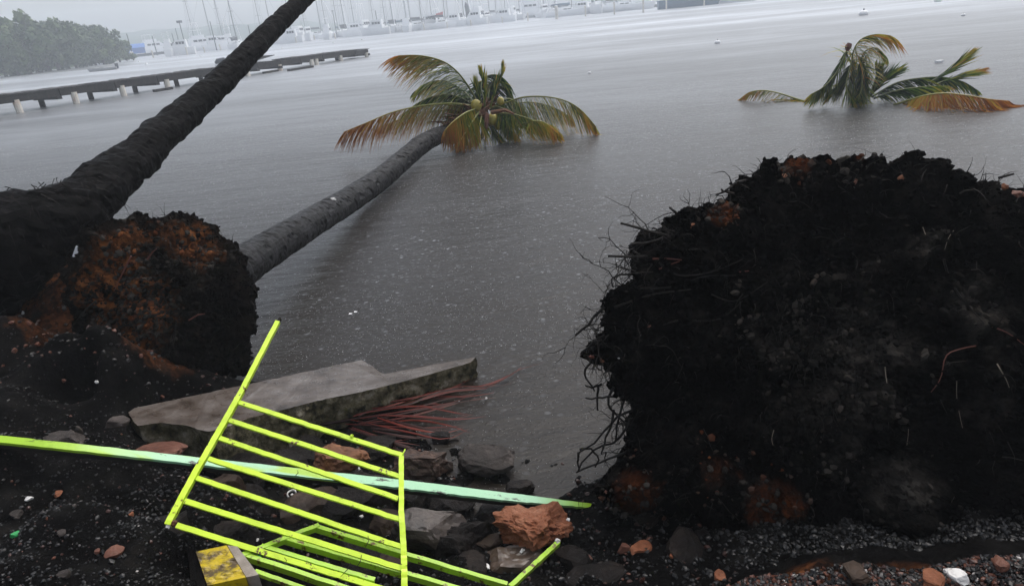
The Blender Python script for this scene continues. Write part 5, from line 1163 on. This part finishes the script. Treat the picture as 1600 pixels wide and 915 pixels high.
for k, (px, py, w_, h_, z, mt, lb) in enumerate([
    (315, 790, 70, 90, .28, dark_stone, 'dark tall rock behind the left end of the third and fourth bars'), (560, 775, 110, 60, .1, dark_stone, 'broad dark slab-like rock under the middle bars near the right post'),
    (540, 745, 56, 30, .12, grey_stone, 'grey stone under the third bar near the right post'), (430, 735, 80, 44, .14, dark_stone, 'dark rock under the upper bars left of the middle'),
    (480, 800, 90, 46, .12, bb, 'brown rock between the fifth and sixth bars'), (400, 790, 70, 50, .15, dark_stone, 'dark rock between the lower bars near the left post'), (610, 820, 60, 40, .1, bb, 'brown rock touching the right railing post low down'),
    (345, 770, 60, 60, .25, bb, 'brown upright rock behind the left post'), (470, 716, 80, 34, .08, dark_stone, 'dark rock in the gap below the concrete slab'), (380, 733, 80, 34, .14, dark_stone, 'dark rock beneath the slab near the left post'),
    (590, 700, 60, 34, .05, dark_stone, 'dark rock below the red dead frond'), (640, 775, 60, 40, .08, dark_stone, 'dark rock just right of the post under the green board'), (700, 780, 70, 30, .05, dark_stone, 'dark low rock under the middle of the green board'),
    (780, 800, 60, 30, .03, dark_stone, 'dark low rock left of the orange brick chunk'), (735, 895, 60, 40, .08, dark_stone, 'dark rock at the bottom edge right of the black boulder'), (890, 875, 60, 40, .02, dark_stone, 'dark rock under the right end of the orange brick chunk'),
    (930, 905, 90, 30, .05, dark_stone, 'dark rock at the bottom edge below the shallow mud'), (1075, 866, 70, 60, .03, dark_stone, 'black rock in the mud left of the gravel'), (560, 870, 90, 46, .1, dark_stone, 'dark rock under the lower railing'),
    (360, 840, 70, 50, .3, dark_stone, 'dark rock above the yellow kerb block'), (250, 850, 90, 70, .5, dark_stone, 'dark rock at the edge of the bank left of the yellow block'), (620, 890, 60, 40, .1, bb, 'brown rock at the foot of the right post'), (760, 850, 46, 26, .05, bb, 'small brown rock left of the orange brick chunk')]):
    rk('rubble_rock', px, py, w_, h_, z, 100 + k, mt, lb, cuts=6, sub_=3, amp=.18, rz=k, group='rubble in the pit below the railing')
for k, (px, py, w_, h_, z, mt, lb) in enumerate([(974, 857, 16, 18, .05, pink_stone, 'left, pink half of the broken brick bits in the mud'), (1000, 859, 32, 20, .05, orange_stone, 'larger brown half of the broken brick bits in the mud'), (1000, 873, 22, 10, .04, red_root, 'dull red stone just below the broken brick bits'), (1052, 868, 12, 8, .08, orange_stone, 'tiny orange brick bit on the black rock'),
    (985, 899, 14, 7, .07, orange_stone, 'tiny yellow-brown stone at the bottom edge in the mud'), (938, 885, 9, 22, .04, grey_stone, 'narrow pale shard standing in the mud'), (1100, 840, 40, 12, .04, dark_stone, 'low grey stone in the mud beside the root plate'), (1126, 904, 20, 26, .12, orange_stone, 'rusty stone at the left end of the gravel heap'),
    (1498, 900, 26, 16, .36, shellm, 'bigger white shell-like stone in the gravel at bottom right'), (1484, 892, 14, 10, .36, shellm, 'smaller white stone in the gravel left of the bigger white one'), (1455, 903, 34, 12, .36, orange_stone, 'flat tan stone in the gravel at bottom right'), (1562, 880, 22, 18, .37, pink_stone, 'pinkish stone in the gravel at the right edge'), (1335, 893, 36, 18, .33, bb, 'dark red rounded stone on top of the gravel heap'),
    (72, 730, 14, 8, .84, orange_stone, 'small orange brick bit on the black sand at left'), (30, 745, 10, 8, .84, shellm, 'small cream shell on the black sand at the left'), (168, 838, 24, 14, .8, pink_stone, 'flat pinkish stone on the black sand near the bank edge'), (145, 844, 8, 8, .8, pink_stone, 'tiny pink pebble left of the flat pinkish stone'), (92, 824, 14, 8, .82, grey_stone, 'small grey-brown stone in the middle of the black sand'), (15, 812, 14, 10, .82, plastic_green, 'bright green scrap on the black sand near the left edge'),
    (92, 882, 16, 16, .82, grey_stone, 'grey-white pebble low on the black sand'), (200, 791, 8, 8, .72, orange_stone, 'tiny red chip by the hole in the bank'), (115, 787, 6, 6, .82, grey_stone, 'tiny light grey pebble in the middle of the black sand'), (8, 768, 18, 10, .84, grey_stone, 'dull grey pebble at the left edge of the black sand')]):
    c = P(px, py, z)
    if px < 300: c = Vector((c.x, c.y, gz(c.x, c.y) + .004))
    kk = dist_scale(c); rock('small_stone' if mt is not plastic_green else 'plastic_scrap', c, (w_ * kk / 2, w_ * kk / 2.4, h_ * kk / 2), 300 + k, mt, lb, 'stone' if mt is not plastic_green else 'litter', rz=k * .7, cuts=5, sub_=3)
# shells and rings in the pit
for k, (px, py, r0, z, lb) in enumerate([(456, 771, .024, .2, 'broken white shell ring between the fourth and fifth bars'), (383, 839, .026, .28, 'white ring-shaped shell left above the lowest bar')]):
    c = P(px, py, z); m = MB(); M_ = Matrix.Rotation(.5 + k, 3, 'X'); n_ = 16 if k else 11
    pts = [c + M_ @ Vector((r0 * math.cos(2 * math.pi * i / 16), r0 * math.sin(2 * math.pi * i / 16), .006 * math.sin(i))) for i in range(n_ + (1 if k else 0))]
    m.tube(pts, [.0035 + .003 * abs(math.sin(i * .4)) for i in range(len(pts))], 6); tag(m.build('shell_ring', shellm, smooth=True), lb, 'shell')
    m = MB(); ball(m, c + Vector((0, 0, -.004)), r0 * .35, 8, .5)
    tag(m.build('shell', shellm if k == 0 else dark_stone), 'small shell inside ' + ('the broken white ring' if k == 0 else 'the ring above the lowest bar'), 'shell')
for k, (px, py, z, s_, lb) in enumerate([(561, 732, .25, .008, 'small white shell below the coconut husk'), (402, 843, .28, .008, 'whitish scrap beside the ring-shaped shell'), (392, 878, .35, .014, 'pale blue shell scrap right of the yellow block'), (405, 868, .33, .012, 'green scrap above the pale blue shell scrap'), (618, 823, .2, .012, 'white foam lump left of the right railing post'), (565, 806, .18, .009, 'white curled shell between the fifth bar and right post'), (888, 811, .17, .011, 'white patch of mortar on top of the orange brick chunk'), (816, 860, .1, .012, 'small pale chip below the orange brick chunk'), (762, 885, .1, .014, 'white shell left of the brown wet stone'), (760, 622, .01, .009, 'tiny white scrap at the end of the red frond')]):
    m = MB(); clod(m, P(px, py, z), s_, 400 + k, 2); tag(m.build('shell', plastic_green if k == 3 else shellm), lb, 'litter' if k in (1, 3, 4) else 'shell')

# ================================================================ DEAD RED FROND
df = thing('dead_red_frond', 'dead reddish-brown palm frond spread on the water under the concrete slab', 'palm frond', P(640, 650, .02))
def zz(pts, z0, z1): return [P(x, y_, z0 + (z1 - z0) * i / (len(pts) - 1)) for i, (x, y_) in enumerate(pts)]
R_L = [[(550, 640), (640, 622), (720, 607), (770, 600)], [(545, 648), (620, 635), (700, 612), (760, 606), (790, 590)], [(560, 662), (640, 650), (720, 628), (773, 621)], [(590, 640), (660, 634), (690, 640), (740, 649)], [(600, 648), (655, 650), (700, 655), (738, 647)],
       [(590, 652), (640, 668), (690, 676), (725, 668)], [(560, 658), (620, 672), (680, 680), (745, 672)], [(545, 668), (590, 684), (640, 700), (675, 712)], [(548, 670), (600, 686), (650, 700)], [(540, 662), (600, 665), (660, 668), (730, 664)],
       [(600, 630), (660, 615), (700, 608), (735, 592)], [(650, 620), (700, 622), (750, 612), (768, 604)], [(740, 610), (780, 596), (810, 578), (850, 566)], [(735, 606), (770, 598), (800, 584), (815, 573)], [(655, 634), (680, 630), (695, 640)], [(560, 700), (600, 690), (640, 686)], [(520, 690), (545, 715), (555, 740)], [(600, 660), (650, 656), (700, 664), (735, 676)], [(570, 655), (630, 642), (690, 625), (745, 616)],
       [(580, 668), (640, 676), (700, 690)], [(560, 650), (600, 632), (660, 612), (705, 604)]]
m2_ = P(545, 655, .14)
R_L = R_L + [[(x + rnd.uniform(-16, 22), y_ + rnd.uniform(-5, 6)) for x, y_ in q] for q in R_L[:11] + R_L[11:12] + R_L[18:]]
for k, pts in enumerate(R_L):
    P3 = zz(pts, .1 if pts[0][0] < 600 else .04, .015); P3, _ = interp_path(P3, 12); w_ = .014 + .009 * ((k * 5) % 3) / 2; m = MB(); vv = []
    for i, p in enumerate(P3):
        u = i / 11; ww = w_ * (.5 + u if u < .4 else .9 * (1 - ((u - .4) / .6) ** 1.6) + .06); d = (P3[min(i + 1, 11)] - P3[max(i - 1, 0)]).normalized(); s_ = d.cross(Vector((0, -.3, 1))).normalized()
        vv += [p - s_ * ww / 2, p + Vector((0, 0, .004 * (1 - u))), p + s_ * ww / 2]
    m.add(vv, [(3 * i + a, 3 * i + a + 1, 3 * i + a + 4, 3 * i + a + 3) for i in range(11) for a in (0, 1)], .1 + .5 * rnd.random() ** 1.5); m.build('leaflet', deadleaf, df)
m = MB(); m.tube(zz([(470, 668), (520, 660), (580, 650), (650, 638)], .12, .05), [.012, .011, .008, .004], 6); m.build('midrib', deadleaf, df)

# ================================================================ GRAVEL, PEBBLES
m = MB(); r_ = random.Random(77); n_ = 0
while n_ < 7500:
    px = r_.uniform(1080, 1640); py = r_.uniform(866, 935); c = P(px, py, .36); z = gz(c.x, c.y)
    if z < .14: n_ += .2; continue
    V, F = ico(1); s_ = r_.choice((.003, .004, .005, .006, .008, .012)) * r_.uniform(.8, 1.3); clod(m, (c.x, c.y, z + s_ * .3), s_, int(r_.random() * 1e5), 1, r_.random()); n_ += 1
m.build('gravel', peb, kind='stuff')
m = MB(); n_ = 0
for n_ in range(5200):
    px = r_.uniform(-60, 330); py = r_.uniform(420, 940); c = P(px, py, .85); z = gz(c.x, c.y)
    s_ = r_.choice((.0025, .003, .004, .006, .009)) * r_.uniform(.7, 1.3); cv = r_.random() ** 2.2 * .7 if r_.random() < .96 else r_.uniform(.8, 1); near = (px > 20 and 410 < py < 560 and r_.random() < .6)
    clod(m, (c.x, c.y, z + s_ * .2), s_ * (2.0 if near else 1), int(r_.random() * 1e5), 1, r_.uniform(.42, .86) if near else cv)
for n_ in range(5500):
    px = r_.uniform(260, 1650); py = r_.uniform(670, 940) if px < 1150 else r_.uniform(810, 900); c = P(px, py, .08); z = gz(c.x, c.y)
    if z < -.01: continue
    s_ = r_.choice((.004, .006, .009, .013)) * r_.uniform(.7, 1.3); clod(m, (c.x, c.y, z + s_ * .2), s_, int(r_.random() * 1e5), 1, r_.random() ** 1.8 * (.8 if px < 1150 else .42))  # darker tone beneath the root plate paints its shade into the pebbles
m.build('pebbles', peb, kind='stuff')

# ================================================================ RAIN HITTING THE WATER
m = MB(); r_ = random.Random(5)
V8 = [Vector(v) for v in ((1, 0, 0), (-1, 0, 0), (0, 1, 0), (0, -1, 0), (0, 0, 1), (0, 0, -1))]
F8 = [(0, 2, 4), (2, 1, 4), (1, 3, 4), (3, 0, 4), (2, 0, 5), (1, 2, 5), (3, 1, 5), (0, 3, 5)]
for k in range(75000):
    y_ = 3.0 + 19 * r_.random() ** 1.25; x = r_.uniform(-.9, .9) * (y_ + 1)
    dens = noise.noise(Vector((x * .35, y_ * .3, 2))) + .35
    if r_.random() > .35 + dens: continue
    if y_ < 5 and r_.random() < .6: continue
    s_ = r_.uniform(.0012, .0029) * (.6 + y_ * .075); c = Vector((x, y_, r_.uniform(.003, .012)))
    if r_.random() < .02: s_ *= 1.9
    m.add([c + Vector((v.x * s_, v.y * s_, v.z * s_ * 1.1)) for v in V8], F8)
m.build('rain_splashes', foam_m, kind='stuff')

# ================================================================ HAZE
hz = bpy.data.materials.new('driving_rain_haze'); hz.use_nodes = True; n = hz.node_tree.nodes; n.clear()
pv = n.new('ShaderNodeVolumePrincipled'); pv.inputs['Color'].default_value = (.88, .94, 1, 1); pv.inputs['Density'].default_value = .0024; pv.inputs['Anisotropy'].default_value = .2
on = n.new('ShaderNodeOutputMaterial'); hz.node_tree.links.new(pv.outputs[0], on.inputs['Volume'])
m = MB(); m.box((0, 230, 13.0), (1160, 620, 33)); m.build('haze', hz, kind='stuff')
